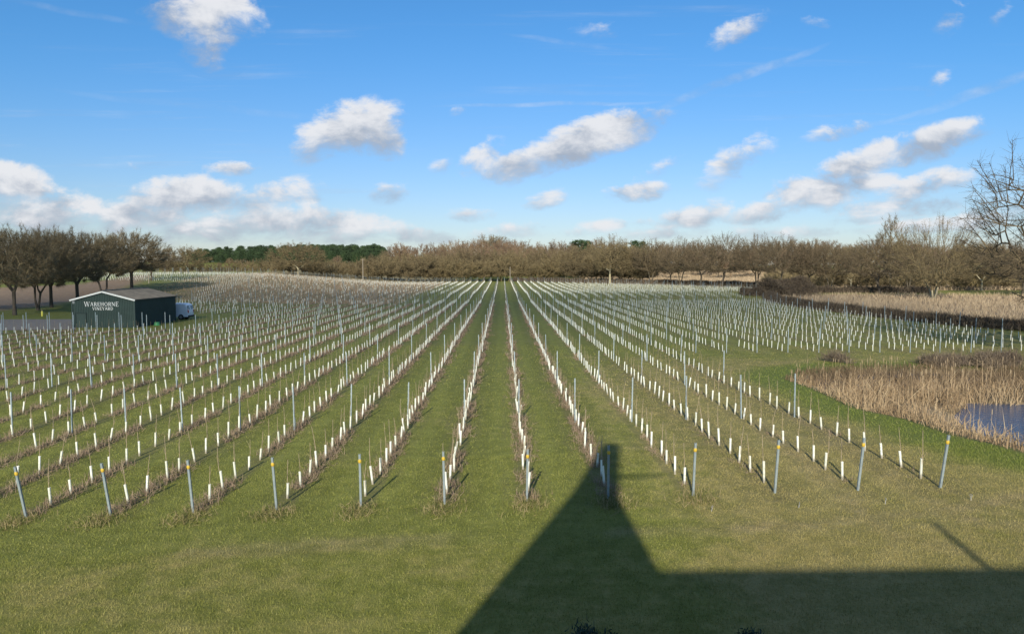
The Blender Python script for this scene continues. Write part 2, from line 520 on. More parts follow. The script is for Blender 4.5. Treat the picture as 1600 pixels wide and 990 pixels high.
# ------------------------------------------------------------------ ground material (turf shared with the grass blades)
def turf(name, blades=False):
    m, t = new_mat(name)
    co = t.n('ShaderNodeTexCoord').outputs['Object']
    big = t.noise(co, .22, 4)
    mid = t.noise(co, 1.7, 5, .65)
    fine = t.noise(co, 16, 6, .7)
    dry = t.m('ADD', t.attr('dry'), t.m('MULTIPLY', t.m('SUBTRACT', mid, .5), .85))
    dry = t.m('ADD', dry, t.m('MULTIPLY', t.m('SUBTRACT', big, .5), 1.3), clamp=True)
    g = t.mix(t.ss(mid, .3, .7), (.146, .158, .033), (.200, .210, .050))
    o = t.mix(t.ss(mid, .3, .7), (.215, .192, .064), (.300, .252, .098))
    col = t.mix(t.ss(dry, .15, .95), g, o)
    col = t.mix(t.attr('verge'), col, (.135, .165, .034))
    col = t.mix(t.m('MULTIPLY', t.attr('lime'), .8), col, (.16, .20, .055))
    st_ = t.mix(t.ss(mid, .3, .7), (.23, .165, .105), (.34, .255, .17))
    col = t.mix(t.m('ADD', t.attr('straw'), t.m('MULTIPLY', t.m('MULTIPLY', t.attr('straw'), t.m('SUBTRACT', mid, .5)), .8), clamp=True), col, st_)
    so = t.mix(t.ss(mid, .3, .7), (.22, .155, .098), (.30, .215, .14))
    col = t.mix(t.attr('soil'), col, so)
    if not blades:
        x = t.n('ShaderNodeSeparateXYZ', _0=co).outputs[0]
        wob = t.m('MULTIPLY', t.m('SUBTRACT', mid, .5), .30)
        fr = t.m('FRACT', t.m('ADD', t.m('DIVIDE', t.m('ADD', x, wob), S), .2))
        dist = t.m('MULTIPLY', t.m('ABSOLUTE', t.m('SUBTRACT', fr, .5)), S)
        strip = t.m('MULTIPLY', t.m('SUBTRACT', 1.0, t.ss(dist, .16, .46)), t.attr('vine'))
        strip = t.m('MULTIPLY', strip, t.m('MULTIPLY_ADD', t.ss(fine, .35, .65), .5, .5), clamp=True)
        sc_ = t.mix(t.ss(fine, .35, .65), (.075, .058, .036), (.19, .145, .095))
        par_ = t.m('ABSOLUTE', t.m('SUBTRACT', t.m('FRACT', t.m('MULTIPLY', t.m('ADD', t.m('DIVIDE', x, S), -.3), .5)), .5))
        stripe = t.m('MULTIPLY_ADD', t.ss(par_, .2, .3), .16, .92)
        on_ = t.m('MINIMUM', t.m('MULTIPLY', t.attr('vine'), 3.0), 1.0)
        stripe = t.m('ADD', t.m('MULTIPLY', stripe, on_), t.m('SUBTRACT', 1.0, on_))
        col = t.mix(1.0, col, t.n('ShaderNodeCombineColor', _0=stripe, _1=stripe, _2=stripe).outputs[0], 'MULTIPLY')
        trk = t.m('ABSOLUTE', t.m('SUBTRACT', t.m('ABSOLUTE', t.m('SUBTRACT', dist, S / 2)), .52))
        col = t.mix(t.m('MULTIPLY', t.m('MULTIPLY', t.m('SUBTRACT', 1.0, t.ss(trk, .05, .22)), t.m('MINIMUM', t.m('MULTIPLY', t.attr('vine'), 3.0), 1.0)), t.m('MULTIPLY', t.ss(big, .35, .65), .4)), col, (.16, .15, .06))
        col = t.mix(strip, col, sc_)
        col = t.mix(1.0, col, t.n('ShaderNodeCombineColor', _0=t.m('MULTIPLY_ADD', fine, .9, .55), _1=t.m('MULTIPLY_ADD', fine, .9, .55), _2=t.m('MULTIPLY_ADD', fine, .9, .55)).outputs[0], 'MULTIPLY')
    else:
        a = t.attr('rnd')
        f_ = t.m('MULTIPLY_ADD', a, .6, .78)
        col = t.mix(1.0, col, t.n('ShaderNodeCombineColor', _0=f_, _1=f_, _2=f_).outputs[0], 'MULTIPLY')
        col = t.mix(t.m('MULTIPLY', t.m('GREATER_THAN', a, .88), .5), col, (.34, .30, .15))
    b = t.n('ShaderNodeBsdfPrincipled', _Base__Color=col, _Roughness=.85)
    b.inputs['Specular IOR Level'].default_value = .15
    if not blades:
        bn = t.n('ShaderNodeBump', _Height=t.m('ADD', fine, t.m('MULTIPLY', mid, 1.5)), _Strength=.7, _Distance=.06)
        t.t.links.new(bn.outputs[0], b.inputs['Normal'])
    t.out(b.outputs[0])
    return m


M_TURF, M_BLADE = turf('turf'), turf('grass_blade', True)

ys = np.concatenate([np.arange(-60, 10, 5), np.arange(10, 64, .5), np.arange(64, 160, 1.5), np.arange(160, 320, 3), np.arange(320, 700, 14), np.arange(700, 9000, 320)])
xh = np.concatenate([np.arange(0, 48, .55), np.arange(48, 150, 2.2), np.arange(150, 500, 12), np.arange(500, 9000, 350)])
xs = np.concatenate([-xh[:0:-1], xh])
gX, gY = np.meshgrid(xs, ys)
gX_, gY_ = gX.ravel(), gY.ravel()
gV = np.stack([gX_, gY_, z_at(gX_, gY_)], 1)
nx, ny = len(xs), len(ys)
ii = (np.arange(ny - 1)[:, None] * nx + np.arange(nx - 1)[None]).ravel()
g = Geo()
g.add(gV, quads=np.stack([ii, ii + 1, ii + nx + 1, ii + nx], 1))
dry, straw, soil, verge, lime = zones(gX_, gY_)
vine = np.zeros(len(gX_))
kk = np.floor(gX_ / S - .3 + .5).astype(int)
for k in range(-60, 40):
    sel = kk == k
    w = .52 if k <= 1 else (.35 if k <= 3 else .3)
    for a, b in row_spans(k):
        vine[sel & (gY_ > a - .8) & (gY_ < b + .5)] = w
o = g.obj('ground', M_TURF, smooth=True, attrs=dict(dry=dry, straw=straw, soil=soil, verge=verge, lime=lime, vine=vine))
tag(o, kind='structure')

# a passing cloud high behind the viewpoint; its shade lies over the middle of the field
import bmesh
bm = bmesh.new()
bmesh.ops.create_icosphere(bm, subdivisions=5, radius=1.0)
cen = np.array((-22.0, 116.0, 0)) - np.array((sin(SUN_AZ), cos(SUN_AZ), -tan(SUN_EL))) * 3400.0
for vv in bm.verts:
    p = vv.co
    k = 1 + .16 * sin(4 * p.x + 1 + 2 * p.y) + .12 * sin(7 * p.y + 3 * p.z) + .08 * sin(11 * p.x + 5 * p.z + 2) + .06 * sin(17 * p.y - 6 * p.x)
    ax, ay = p.x * 98 * k, p.y * 58 * k
    vv.co = (ax * cos(R(27)) - ay * sin(R(27)), ax * sin(R(27)) + ay * cos(R(27)), p.z * (12 if p.z > 0 else 5) * k)
me = bpy.data.meshes.new('cloud'); bm.to_mesh(me); bm.free()
m, t = new_mat('thin_cloud')
t.out(t.n('ShaderNodeMixShader', _0=.38, _1=t.n('ShaderNodeBsdfTransparent').outputs[0], _2=t.n('ShaderNodeBsdfDiffuse', _Color=(.9, .9, .9)).outputs[0]).outputs[0])
me.materials.append(m)
tag(link('cloud', me, None, cen), kind='structure')

# farm lane beside the shed
g = Geo()
L = np.array(LANE)
n_ = 24
a = L[0] + (L[1] - L[0]) * np.linspace(0, 1, n_)[:, None]
b = L[3] + (L[2] - L[3]) * np.linspace(0, 1, n_)[:, None]
pts = (a[None] + (b - a)[None] * np.linspace(0, 1, 8)[:, None, None]).reshape(-1, 2)
ii = (np.arange(7)[:, None] * n_ + np.arange(n_ - 1)[None]).ravel()
g.add(np.column_stack([pts, z_at(pts[:, 0], pts[:, 1]) + .03]), quads=np.stack([ii, ii + 1, ii + n_ + 1, ii + n_], 1))
tag(g.obj('lane', plain('lane_gravel', (.27, .235, .19), (.20, .172, .14), 2.5, .95, bump=.5)), kind='structure')

# pond water
m, t = new_mat('pond_water')
co = t.n('ShaderNodeTexCoord').outputs['Object']
wv = t.noise(t.n('ShaderNodeMapping', _Vector=co, _Scale=(1, 1.8, 1)).outputs[0], 3.2, 4, .6)
b = t.n('ShaderNodeBsdfPrincipled', _Base__Color=(.016, .055, .135), _Roughness=.05)
b.inputs['IOR'].default_value = 1.33
bn = t.n('ShaderNodeBump', _Height=wv, _Strength=.5, _Distance=.05)
t.t.links.new(bn.outputs[0], b.inputs['Normal'])
t.out(b.outputs[0])
g = Geo()
cx_, cy_ = np.mean(POND, 0)
pp = [(cx_ + (x - cx_) * 1.0, cy_ + (y - cy_) * 1.0, -.28) for x, y in POND]
g.add([(cx_, cy_, -.28)] + pp, tris=[(0, i + 1, (i + 1) % len(pp) + 1) for i in range(len(pp))])
tag(g.obj('pond_water', m), kind='structure')

# ------------------------------------------------------------------ the house behind the viewpoint, whose shadow falls on the grass
M_BRICK = plain('house_brick', (.32, .16, .10), (.24, .12, .08), 8, .9)
M_TILE = plain('house_roof_tile', (.20, .10, .07), (.14, .08, .06), 8, .9)
M_WHITE = plain('white_paint', (.78, .78, .75), (.68, .68, .65), 5, .5)
M_PIPE = plain('flue_metal', (.3, .3, .31), (.2, .2, .2), 5, .5, .5)
house = thing('oast_house', 'brick oast house with a white cowl whose shadow points across the grass', 'house', (0, 0, 0))
g = Geo(); g.box(-1.2, 14, -8, -1.0, 0, 5.75); g.obj('wall', M_BRICK, house)
g = Geo()
g.add([(-1.2, -.75, 5.6), (14.2, -.75, 5.6), (14.2, -4.4, 8.92), (-1.2, -4.4, 8.92), (-1.2, -8.3, 5.6), (14.2, -8.3, 5.6),
       (-1.2, -.75, 5.45), (14.2, -.75, 5.45), (-1.2, -8.3, 5.45), (14.2, -8.3, 5.45)],
      tris=[], quads=[(0, 1, 2, 3), (3, 2, 5, 4), (0, 6, 7, 1), (4, 5, 9, 8), (6, 8, 9, 7)])
g.add([(14.1, -1, 5.6), (14.1, -8, 5.6), (14.1, -4.4, 8.85), (-1.1, -1, 5.6), (-1.1, -8, 5.6), (-1.1, -4.4, 8.85)], tris=[(0, 1, 2), (3, 5, 4)])
g.obj('roof', M_TILE, house)
KX, KY = -1.45, -4.4
g = Geo()
g.tubes([(KX, KY, 0)], [(KX, KY, 6.6)], 2.35, 2.35, 28); g.obj('kiln_wall', M_BRICK, house, True)
g = Geo()
g.tubes([(KX, KY, 6.5)], [(KX, KY, 11.1)], 2.45, .68, 28); g.obj('kiln_roof', M_TILE, house, True)
g = Geo()
n_ = 20; th = np.arange(n_) * 2 * pi / n_
lo = np.stack([KX + .68 * np.cos(th), KY + .68 * np.sin(th), np.full(n_, 11.0)], 1)
hi = np.stack([KX + .38 + .29 * np.cos(th), KY + .29 * np.sin(th), np.full(n_, 13.75)], 1)
i = np.arange(n_); j = (i + 1) % n_
g.add(np.concatenate([lo, hi]), tris=[(n_, n_ + q, n_ + q + 1) for q in range(1, n_ - 1)], quads=np.stack([i, j, j + n_, i + n_], 1))
cw = g.obj('cowl', M_WHITE, house, True)
g = Geo(); g.tubes([(KX + .6, KY, 12.0)], [(KX + 1.95, KY, 12.05)], .07, .045, 8, True); g.obj('vane', M_WHITE, cw)
g = Geo(); g.tubes([(6.55, -4.4, 8.6)], [(6.55, -4.4, 10.1)], .075, .075, 10, True); g.obj('flue', M_PIPE, house, True)

# ------------------------------------------------------------------ shed
M_GREEN = None
m, t = new_mat('green_cladding')
co = t.n('ShaderNodeTexCoord').outputs['Object']
nz = t.noise(co, 1.2, 4)
col = t.mix(t.ss(nz, .3, .7), (.013, .033, .028), (.019, .045, .038))
b = t.n('ShaderNodeBsdfPrincipled', _Base__Color=col, _Roughness=.55)
t.out(b.outputs[0])
M_GREEN = m
M_FIBRE = plain('fibre_cement_roof', (.25, .215, .165), (.165, .145, .112), 1.3, .95, bump=.3)
M_GTRIM = plain('dark_green_trim', (.012, .028, .025), (.010, .022, .02), 4, .5)
SX0, SX1, SY0, SY1 = -43.0, -36.8, 77.3, 87.0
SZE, SZR = 2.80, 3.62
sz = Zs(-40, 80)
shed = thing('vineyard_shed', 'dark green ribbed metal shed with white lettering on its gable', 'shed', ((SX0 + SX1) / 2, SY0, sz))
hw, dp = (SX1 - SX0) / 2, SY1 - SY0


def roofz(x):
    return SZR - (SZR - SZE) * abs(x) / hw


def ribbed(p0, p1, zt, step=.16, depth=.028):
    """a ribbed metal sheet between two ground points; outward side is to the right of p0->p1"""
    g = Geo()
    p0, p1 = np.array(p0, float), np.array(p1, float)
    ln = np.linalg.norm(p1 - p0); d = (p1 - p0) / ln; o_ = np.array((d[1], -d[0]))
    n = int(ln / step); prof = []
    for i in range(n):
        for f, h in ((0, 0), (.55, 0), (.68, 1), (.87, 1)):
            prof.append(((i + f) / n * ln, h * depth))
    prof.append((ln, 0))
    V = []
    for s_, h in prof:
        q = p0 + d * s_ + o_ * h
        V += [(q[0], q[1], -.15), (q[0], q[1], zt(q[0]))]
    g.add(V, quads=[(2 * i, 2 * i + 2, 2 * i + 3, 2 * i + 1) for i in range(len(prof) - 1)])
    return g


fw = ribbed((-hw, 0), (hw, 0), roofz).obj('gable_wall', M_GREEN, shed)
ribbed((hw, 0), (hw, dp), lambda x: SZE).obj('side_wall', M_GREEN, shed)
ribbed((hw, dp), (-hw, dp), roofz).obj('rear_wall', M_GREEN, shed)
ribbed((-hw, dp), (-hw, 0), lambda x: SZE).obj('side_wall', M_GREEN, shed)
# corrugated roof, two slopes in one sheet
g = Geo()
yy = np.linspace(-.12, dp + .12, 110)
prof = [(-hw - .14, roofz(hw + .14)), (0, SZR), (hw + .14, roofz(hw + .14))]
V = []
for i, y in enumerate(yy):
    for x, z in prof:
        V.append((x, y, z + .05 + .022 * (1 if (i // 1) % 2 else -1)))
nn = len(yy)
g.add(V, quads=[(3 * i + c, 3 * i + c + 1, 3 * i + c + 4, 3 * i + c + 3) for i in range(nn - 1) for c in (0, 1)])
g.add([(x, y, z - .04) for y in (yy[0], yy[-1]) for x, z in prof], quads=[(0, 3, 4, 1), (1, 4, 5, 2)])
rf = g.obj('roof', M_FIBRE, shed)
g = Geo(); g.tubes([(0, -.12, SZR + .07)], [(0, dp + .12, SZR + .07)], .09, .09, 8, True); g.obj('ridge_cap', M_FIBRE, rf)


def bar(g, a, b, w, y0, y1):
    """a flat bar in the gable plane, from a to b (x, z), w high, y0..y1 thick"""
    a, b = np.array(a, float), np.array(b, float)
    d = b - a; d /= np.linalg.norm(d); n = np.array((-d[1], d[0])) * w / 2
    c = [a - n, b - n, b + n, a + n]
    V = [(q[0], y, q[1]) for y in (y0, y1) for q in c]
    g.add(V, quads=[(0, 1, 2, 3), (4, 7, 6, 5), (0, 4, 5, 1), (1, 5, 6, 2), (2, 6, 7, 3), (3, 7, 4, 0)])


for s_ in (-1, 1):
    g = Geo(); bar(g, (s_ * (hw + .14), roofz(hw + .14) - .03), (s_ * .002, SZR - .03), .15, -.20, -.135)
    g.obj('bargeboard', M_WHITE, shed)
g = Geo(); g.box(hw + .05, hw + .17, -.1, dp + .1, SZE - .10, SZE + .0); g.obj('gutter', M_GTRIM, shed)
for x in (-hw, hw):
    g = Geo(); g.box(x - .06, x + .06, -.045, .06, -.15, SZE - .12); g.obj('corner_trim', M_GREEN, shed)
door = Geo()
door.box(-hw + .42, -hw + 1.36, -.06, -.035, -.05, 1.42)
dr = door.obj('door', M_GREEN, shed)
g = Geo()
bar(g, (-hw + .36, 1.46), (-hw + 1.42, 1.46), .06, -.075, -.034)
bar(g, (-hw + .39, -.05), (-hw + .39, 1.425), .05, -.073, -.034)
bar(g, (-hw + 1.39, -.05), (-hw + 1.39, 1.425), .05, -.073, -.034)
g.obj('door_frame', M_GTRIM, dr)
g = Geo()
for q in range(3):
    bar(g, (-hw + .08, 2.45 + q * .1), (-hw + .3, 2.45 + q * .1), .05, -.07 , -.03)
g.obj('vent', plain('pale_vent', (.45, .47, .48)), shed)

# lettering in thick-and-thin roman capitals: strokes in a unit box, (x0,y0,x1,y1,width)
TK, TN = .125, .06


def arc(cx, cy, rx, ry, a0, a1, tk, n=9):
    P = [(cx + rx * cos(R(a0 + (a1 - a0) * i / n)), cy + ry * sin(R(a0 + (a1 - a0) * i / n))) for i in range(n + 1)]
    out = []
    for (x0, y0), (x1, y1) in zip(P, P[1:]):
        w = TN + (tk - TN) * abs((y1 - y0)) / (abs(x1 - x0) + abs(y1 - y0) + 1e-6)
        ex, ey = (x1 - x0) * .12, (y1 - y0) * .12
        out.append((x0 - ex, y0 - ey, x1 + ex, y1 + ey, w))
    return out


def srf(x, y, w=.11):
    return [(x - w, y, x + w, y, .06)]


GLYPH = {
    'W': (1.25, [(.06, 1, .36, 0, TK), (.36, 0, .62, 1, TN), (.62, 1, .9, 0, TK), (.9, 0, 1.18, 1, TN)] + srf(.06, .97) + srf(.62, .97) + srf(1.18, .97)),
    'A': (.92, [(.08, 0, .44, 1, TN), (.44, 1, .82, 0, TK), (.22, .35, .66, .35, TN)] + srf(.08, .03) + srf(.82, .03)),
    'R': (.86, [(.17, 0, .17, 1, TK)] + [(.17, .97, .42, .97, TN), (.17, .48, .42, .48, TN)] + arc(.42, .725, .24, .245, 90, -90, TK) + [(.42, .48, .8, 0, TK)] + srf(.17, .03) + srf(.1, .97, .1)),
    'E': (.76, [(.17, 0, .17, 1, TK), (.1, .97, .64, .97, TN), (.17, .52, .54, .52, TN), (.1, .03, .68, .03, TN), (.64, .97, .64, .8, .06), (.68, .03, .68, .2, .06), (.54, .62, .54, .42, .06)]),
    'H': (.98, [(.17, 0, .17, 1, TK), (.8, 0, .8, 1, TK), (.17, .52, .8, .52, TN)] + srf(.17, .03) + srf(.8, .03) + srf(.17, .97) + srf(.8, .97)),
    'O': (1.0, arc(.5, .5, .40, .48, 0, 360, TK, 22)),
    'N': (.98, [(.14, 0, .14, 1, TN), (.14, 1, .82, 0, TK), (.82, 0, .82, 1, TN)] + srf(.14, .03) + srf(.1, .97, .1) + srf(.82, .97)),
    'V': (.9, [(.08, 1, .46, 0, TK), (.46, 0, .82, 1, TN)] + srf(.08, .97) + srf(.82, .97)),
    'I': (.38, [(.19, 0, .19, 1, TK)] + srf(.19, .03) + srf(.19, .97)),
    'Y': (.88, [(.08, 1, .44, .45, TK), (.44, .45, .8, 1, TN), (.44, 0, .44, .48, TK)] + srf(.08, .97) + srf(.8, .97) + srf(.44, .03)),
    'D': (.95, [(.17, 0, .17, 1, TK), (.1, .97, .4, .97, TN), (.1, .03, .4, .03, TN)] + arc(.4, .5, .42, .47, 90, -90, TK, 12)),
}


def write(word, x0, x1, zb, h, big=None):
    """word between x0 and x1 on the gable, baseline zb, cap height h; big = indices of tall letters"""
    big = big or {}
    tot = sum((GLYPH[c][0] + .14) * big.get(i, 1) for i, c in enumerate(word))
    sx = (x1 - x0) / tot
    g = Geo(); x = x0; n = 0
    for i, c in enumerate(word):
        f = big.get(i, 1)
        for (a, b, c_, d, w) in GLYPH[c][1]:
            bar(g, (x + a * sx * f, zb + b * h * f - (f - 1) * h * .45), (x + c_ * sx * f, zb + d * h * f - (f - 1) * h * .45), w * h * 1.0, -.05 - .0012 * (n % 9), -.03)
            n += 1
        x += (GLYPH[c][0] + .14) * sx * f
    return g


M_LET = plain('white_lettering', (.85, .85, .82), (.8, .8, .77), 3, .6)
write('WAREHORNE', -1.86, 1.62, 2.17, .38, {0: 1.28, 8: 1.22}).obj('lettering', M_LET, fw)
write('VINEYARD', -1.05, 1.03, 1.76, .31).obj('lettering', M_LET, fw)

# ------------------------------------------------------------------ van behind the shed (seen from the side, tail towards +X)
M_VAN = plain('van_paint', (.72, .75, .80), (.66, .69, .75), 2, .3, spec=.5)
M_DARKG = plain('van_glass', (.02, .025, .03), (.015, .02, .02), 2, .1, spec=.5)
M_RUB = plain('tyre_rubber', (.02, .02, .02), (.015, .015, .015), 6, .8)
M_RED = plain('lamp_red', (.35, .02, .02), (.3, .02, .02), 3, .3)
M_BLK = plain('black_plastic', (.03, .03, .032), (.02, .02, .02), 6, .6)
vy = 89.3
van = thing('parked_van', 'small white van parked behind the green shed with only its rear in view', 'van', (-38.1, vy, Zs(-38, vy)))
prof = [(-2.25, .32), (-2.25, .72), (-2.1, .95), (-1.35, 1.12), (-.75, 1.68), (-.45, 1.80), (.3, 1.86), (1.55, 1.84), (1.88, 1.74), (2.03, 1.2), (2.08, .85), (2.08, .32)]


def loft(profile, ysec):
    """profile (x,z) lofted over (y, inset) sections"""
    g = Geo(); n = len(profile); P = np.array(profile, float); c = P.mean(0)
    V = []
    for y, k in ysec:
        q = c + (P - c) * k
        q[:, 1] = np.where(P[:, 1] < .4, P[:, 1], q[:, 1])
        V += [(a, y, b) for a, b in q]
    Q = [(s_ * n + i, s_ * n + (i + 1) % n, (s_ + 1) * n + (i + 1) % n, (s_ + 1) * n + i) for s_ in range(len(ysec) - 1) for i in range(n)]
    last = (len(ysec) - 1) * n
    T = [(0, i + 1, i) for i in range(1, n - 1)] + [(last, last + i, last + i + 1) for i in range(1, n - 1)]
    g.add(V, T, Q)
    return g


loft(prof, [(-.84, .93), (-.80, .985), (-.72, 1), (.72, 1), (.80, .985), (.84, .93)]).obj('body', M_VAN, van)
for s_ in (-1, 1):
    g = Geo()
    y0, y1 = (s_ * .80, s_ * .852) if s_ > 0 else (-.852, -.80)
    g.add([(x, y, z) for y in (y0, y1) for x, z in ((-1.1, 1.15), (-.1, 1.15), (-.1, 1.6), (-.62, 1.6))],
          quads=[(0, 1, 2, 3), (4, 7, 6, 5), (0, 4, 5, 1), (1, 5, 6, 2), (2, 6, 7, 3), (3, 7, 4, 0)])
    g.obj('side_window', M_DARKG, van)
for s_ in (-.48, .48):
    g = Geo()
    g.add([(2.0, s_ - .3, 1.18), (2.0, s_ + .3, 1.18), (1.90, s_ + .27, 1.6), (1.90, s_ - .27, 1.6), (2.055, s_ - .3, 1.18), (2.055, s_ + .3, 1.18), (1.96, s_ + .27, 1.6), (1.96, s_ - .27, 1.6)],
          quads=[(4, 5, 6, 7), (0, 4, 7, 3), (1, 2, 6, 5), (0, 1, 5, 4), (3, 7, 6, 2)])
    g.obj('rear_window', M_DARKG, van)
for s_ in (-1, 1):
    g = Geo(); g.box(1.98, 2.10, s_ * .74 - .07, s_ * .74 + .07, .78, 1.12); g.obj('tail_lamp', M_RED, van)
g = Geo(); g.box(1.9, 2.16, -.80, .80, .30, .50); g.obj('bumper', M_BLK, van)
for x in (-1.4, 1.25):
    for s_ in (-1, 1):
        g = Geo(); g.tubes([(x, s_ * .60, .31)], [(x, s_ * .865, .31)], .31, .31, 18, True); wh = g.obj('wheel', M_RUB, van)
        g = Geo(); g.tubes([(x, s_ * .80, .31)], [(x, s_ * .875, .31)], .19, .18, 14, True); g.obj('rim', M_PIPE, wh)

# ------------------------------------------------------------------ small things by the shed
x_, y_ = gp(241, 508)
tub = thing('plastic_tub', 'bright green upturned plastic tub on the grass beside the shed side wall', 'tub', (x_ + .3, y_, Zs(x_, y_)))
g = Geo(); g.tubes([(0, 0, 0), (0, 0, .3), (0, 0, .34)], [(0, 0, .3), (0, 0, .34), (0, 0, .35)], [.30, .27, .24], [.27, .24, .02], 16); g.obj('tub_body', plain('green_plastic', (.06, .26, .11), (.05, .2, .09), 3, .4), tub, True)
g = Geo(); g.tubes([(0, 0, .0)], [(0, 0, .05)], .33, .33, 16, True); g.obj('rim', plain('green_plastic_rim', (.04, .34, .1)), tub, True)
x_, y_ = gp(66, 494)
mk = thing('marker_post', 'short post with a bright yellow sleeve in the grass under the oaks', 'marker', (x_, y_, Zs(x_, y_)))
g = Geo(); g.tubes([(0, 0, 0)], [(0, 0, .62)], .10, .11, 10, True); g.obj('sleeve', plain('yellow_sleeve', (.75, .68, .12)), mk, True)
g = Geo(); g.tubes([(0, 0, .6)], [(0, 0, .8)], .04, .035, 8, True); g.obj('shaft', plain('marker_wood', (.3, .25, .18)), mk, True)

# ------------------------------------------------------------------ vine guards and trellis posts
M_TUBE = plain('guard_plastic', (.68, .69, .62), (.58, .60, .54), 9, .6, rnd=.22)
# guards close by: mud splash at the foot and a green bloom up one side
M_TUBEN, t = new_mat('weathered_guard_plastic')
co = t.n('ShaderNodeTexCoord').outputs['Object']
oi = t.n('ShaderNodeObjectInfo').outputs['Random']
off_ = t.n('ShaderNodeVectorMath', operation='ADD', _0=co, _1=t.n('ShaderNodeCombineXYZ', _0=t.m('MULTIPLY', oi, 40.0), _1=0.0, _2=0.0).outputs[0]).outputs[0]
nz = t.noise(off_, 14, 4)
zz_ = t.n('ShaderNodeSeparateXYZ', _0=co).outputs[2]
col = t.mix(oi, (.60, .61, .53), (.75, .76, .69))
col = t.mix(t.m('MULTIPLY', t.ss(nz, .50, .72), .55), col, (.36, .40, .22))
col = t.mix(t.m('MULTIPLY', t.m('SUBTRACT', 1.0, t.ss(t.m('ADD', zz_, t.m('MULTIPLY', nz, -.16)), -.04, .12)), .8), col, (.20, .16, .10))
b = t.n('ShaderNodeBsdfPrincipled', _Base__Color=col, _Roughness=.6)
t.out(b.outputs[0])
M_CANE = plain('bamboo_cane', (.34, .27, .18), (.24, .19, .12), 14, .8)
M_GALV = plain('galvanised_steel', (.33, .39, .41), (.25, .30, .33), 9, .5, .25, spec=.5)
M_YEL = plain('yellow_clip', (.60, .40, .05), (.48, .32, .04), 9, .6)
rng = np.random.default_rng(4)


def guard_mesh(seed):
    r = np.random.default_rng(seed)
    h = r.uniform(.47, .56)
    g = Geo()
    g.tubes([(0, 0, -.03), (0, 0, h * .5), (0, 0, h - .01)], [(0, 0, h * .5), (0, 0, h), (0, 0, h + .004)], [.035, .033, .038], [.033, .036, .033], 10, rnd=r.random())
    tb = g.mesh('tube', M_TUBEN, True)
    g = Geo()
    b = r.normal(0, .025, 2); c = b + r.normal(0, .035, 2)
    H_ = r.uniform(1.08, 1.32)
    g.tubes([(0, 0, 0), (b[0], b[1], h + .15)], [(b[0], b[1], h + .15), (c[0], c[1], H_)], [.0095, .009], [.009, .006], 6, True)
    # a few shoots of the young vine tied to the cane
    for q in range(int(r.integers(1, 3))):
        z0 = r.uniform(h, h + .3); dx, dy = r.normal(0, .05, 2)
        g.tubes([(b[0], b[1], z0)], [(b[0] + dx, b[1] + dy, z0 + r.uniform(.15, .35))], .006, .003, 4)
    return tb, g.mesh('cane', M_CANE, True)


def post_mesh(H_, w=.035):
    """open C-section rolled steel post"""
    c = [(-w, -w), (w, -w), (w, w), (w * .45, w), (w * .45, w * .7), (w * .72, w * .7), (w * .72, -w * .72), (-w * .72, -w * .72), (-w * .72, w * .7), (-w * .45, w * .7), (-w * .45, w), (-w, w)]
    n = len(c); g = Geo()
    V = [(x, y, z) for z in (-.25, H_) for x, y in c]
    g.add(V, quads=[(i, (i + 1) % n, n + (i + 1) % n, n + i) for i in range(n)])
    g.add([(x, y, H_ - .001) for x, y in c], quads=[(0, 1, 6, 7), (1, 2, 5, 6), (2, 3, 4, 5), (0, 7, 8, 11), (8, 9, 10, 11)])
    return g


G_MESH = [guard_mesh(s_) for s_ in range(14)]
P_MID = post_mesh(1.75, .022).mesh('post_shaft', M_GALV)
P_END = post_mesh(1.52, .027).mesh('post_shaft', M_GALV)
g = Geo()
for z in np.linspace(.35, 1.6, 6):
    g.box(-.034, -.0255, -.01, .01, z, z + .05)
P_HOOK = g.mesh('wire_hook', M_GALV)
g = Geo()
for a, b, r0, r1 in ((1.28, 1.32, .038, .048), (1.32, 1.355, .048, .042), (1.355, 1.39, .042, .028)):
    g.tubes([(0, 0, a)], [(0, 0, b)], r0, r1, 10, True)
P_CLIP = g.mesh('clip', M_YEL)


def row_words(k):
    j = k - 1
    if j == 0: return 'row in the cowl shadow'
    side = 'pond' if j > 0 else 'shed'
    return f'{ordinal(abs(j))} row from the cowl shadow towards the {side}'


guards, posts = [], []
for k in range(-60, 30):
    X = (k + .3) * S
    for bi, (a, b) in enumerate(row_spans(k)):
        ph = rng.uniform(-.4, .4) if a > 21 else 0
        a_ = a + rng.uniform(-.5, .5) if a > 60 else a
        npost = int((b - a_) / 10.0)
        for i in range(npost + 1):
            y = a_ + i * 10.0 + (rng.normal(0, .12) if i else 0)
            posts.append((y, X + rng.normal(0, .02), k, i, bi))
        last = a_ + npost * 10
        if b - last > 3: posts.append((b, X, k, npost + 1, bi))
        n = int((b - a_ - 1) / 1.11)
        y = a_ + 1.0; i = 0
        while y < b - .4:
            i += 1
            over = -X > 12 and y > 108 - .35 * X * 0 and y < 215 and -X < 20 + .17 * (y - 100) + 26
            if rng.random() > (.62 if over else (.008 if y < 40 else .03)):
                guards.append((y + rng.normal(0, .06), X + rng.normal(0, .035), k, i, bi))
            y += 1.11


def inframe(x, y, z):
    if y < 5: return False
    px, py = project(x, y, z)
    return -4 < px < 1604 and -4 < py < 994


beside = lambda q: not inframe(q[1], q[0], .5) and q[0] > 15 and abs(q[1]) < q[0] * .95 + 4
g_side = [q for q in guards if beside(q)]; p_side = [q for q in posts if beside(q)]
guards = [q for q in guards if inframe(q[1], q[0], .4)]
posts = [q for q in posts if inframe(q[1], q[0], .8)]
guards.sort(key=lambda q: math.hypot(q[0], q[1])); posts.sort(key=lambda q: math.hypot(q[0], q[1]))
NEAR = 300
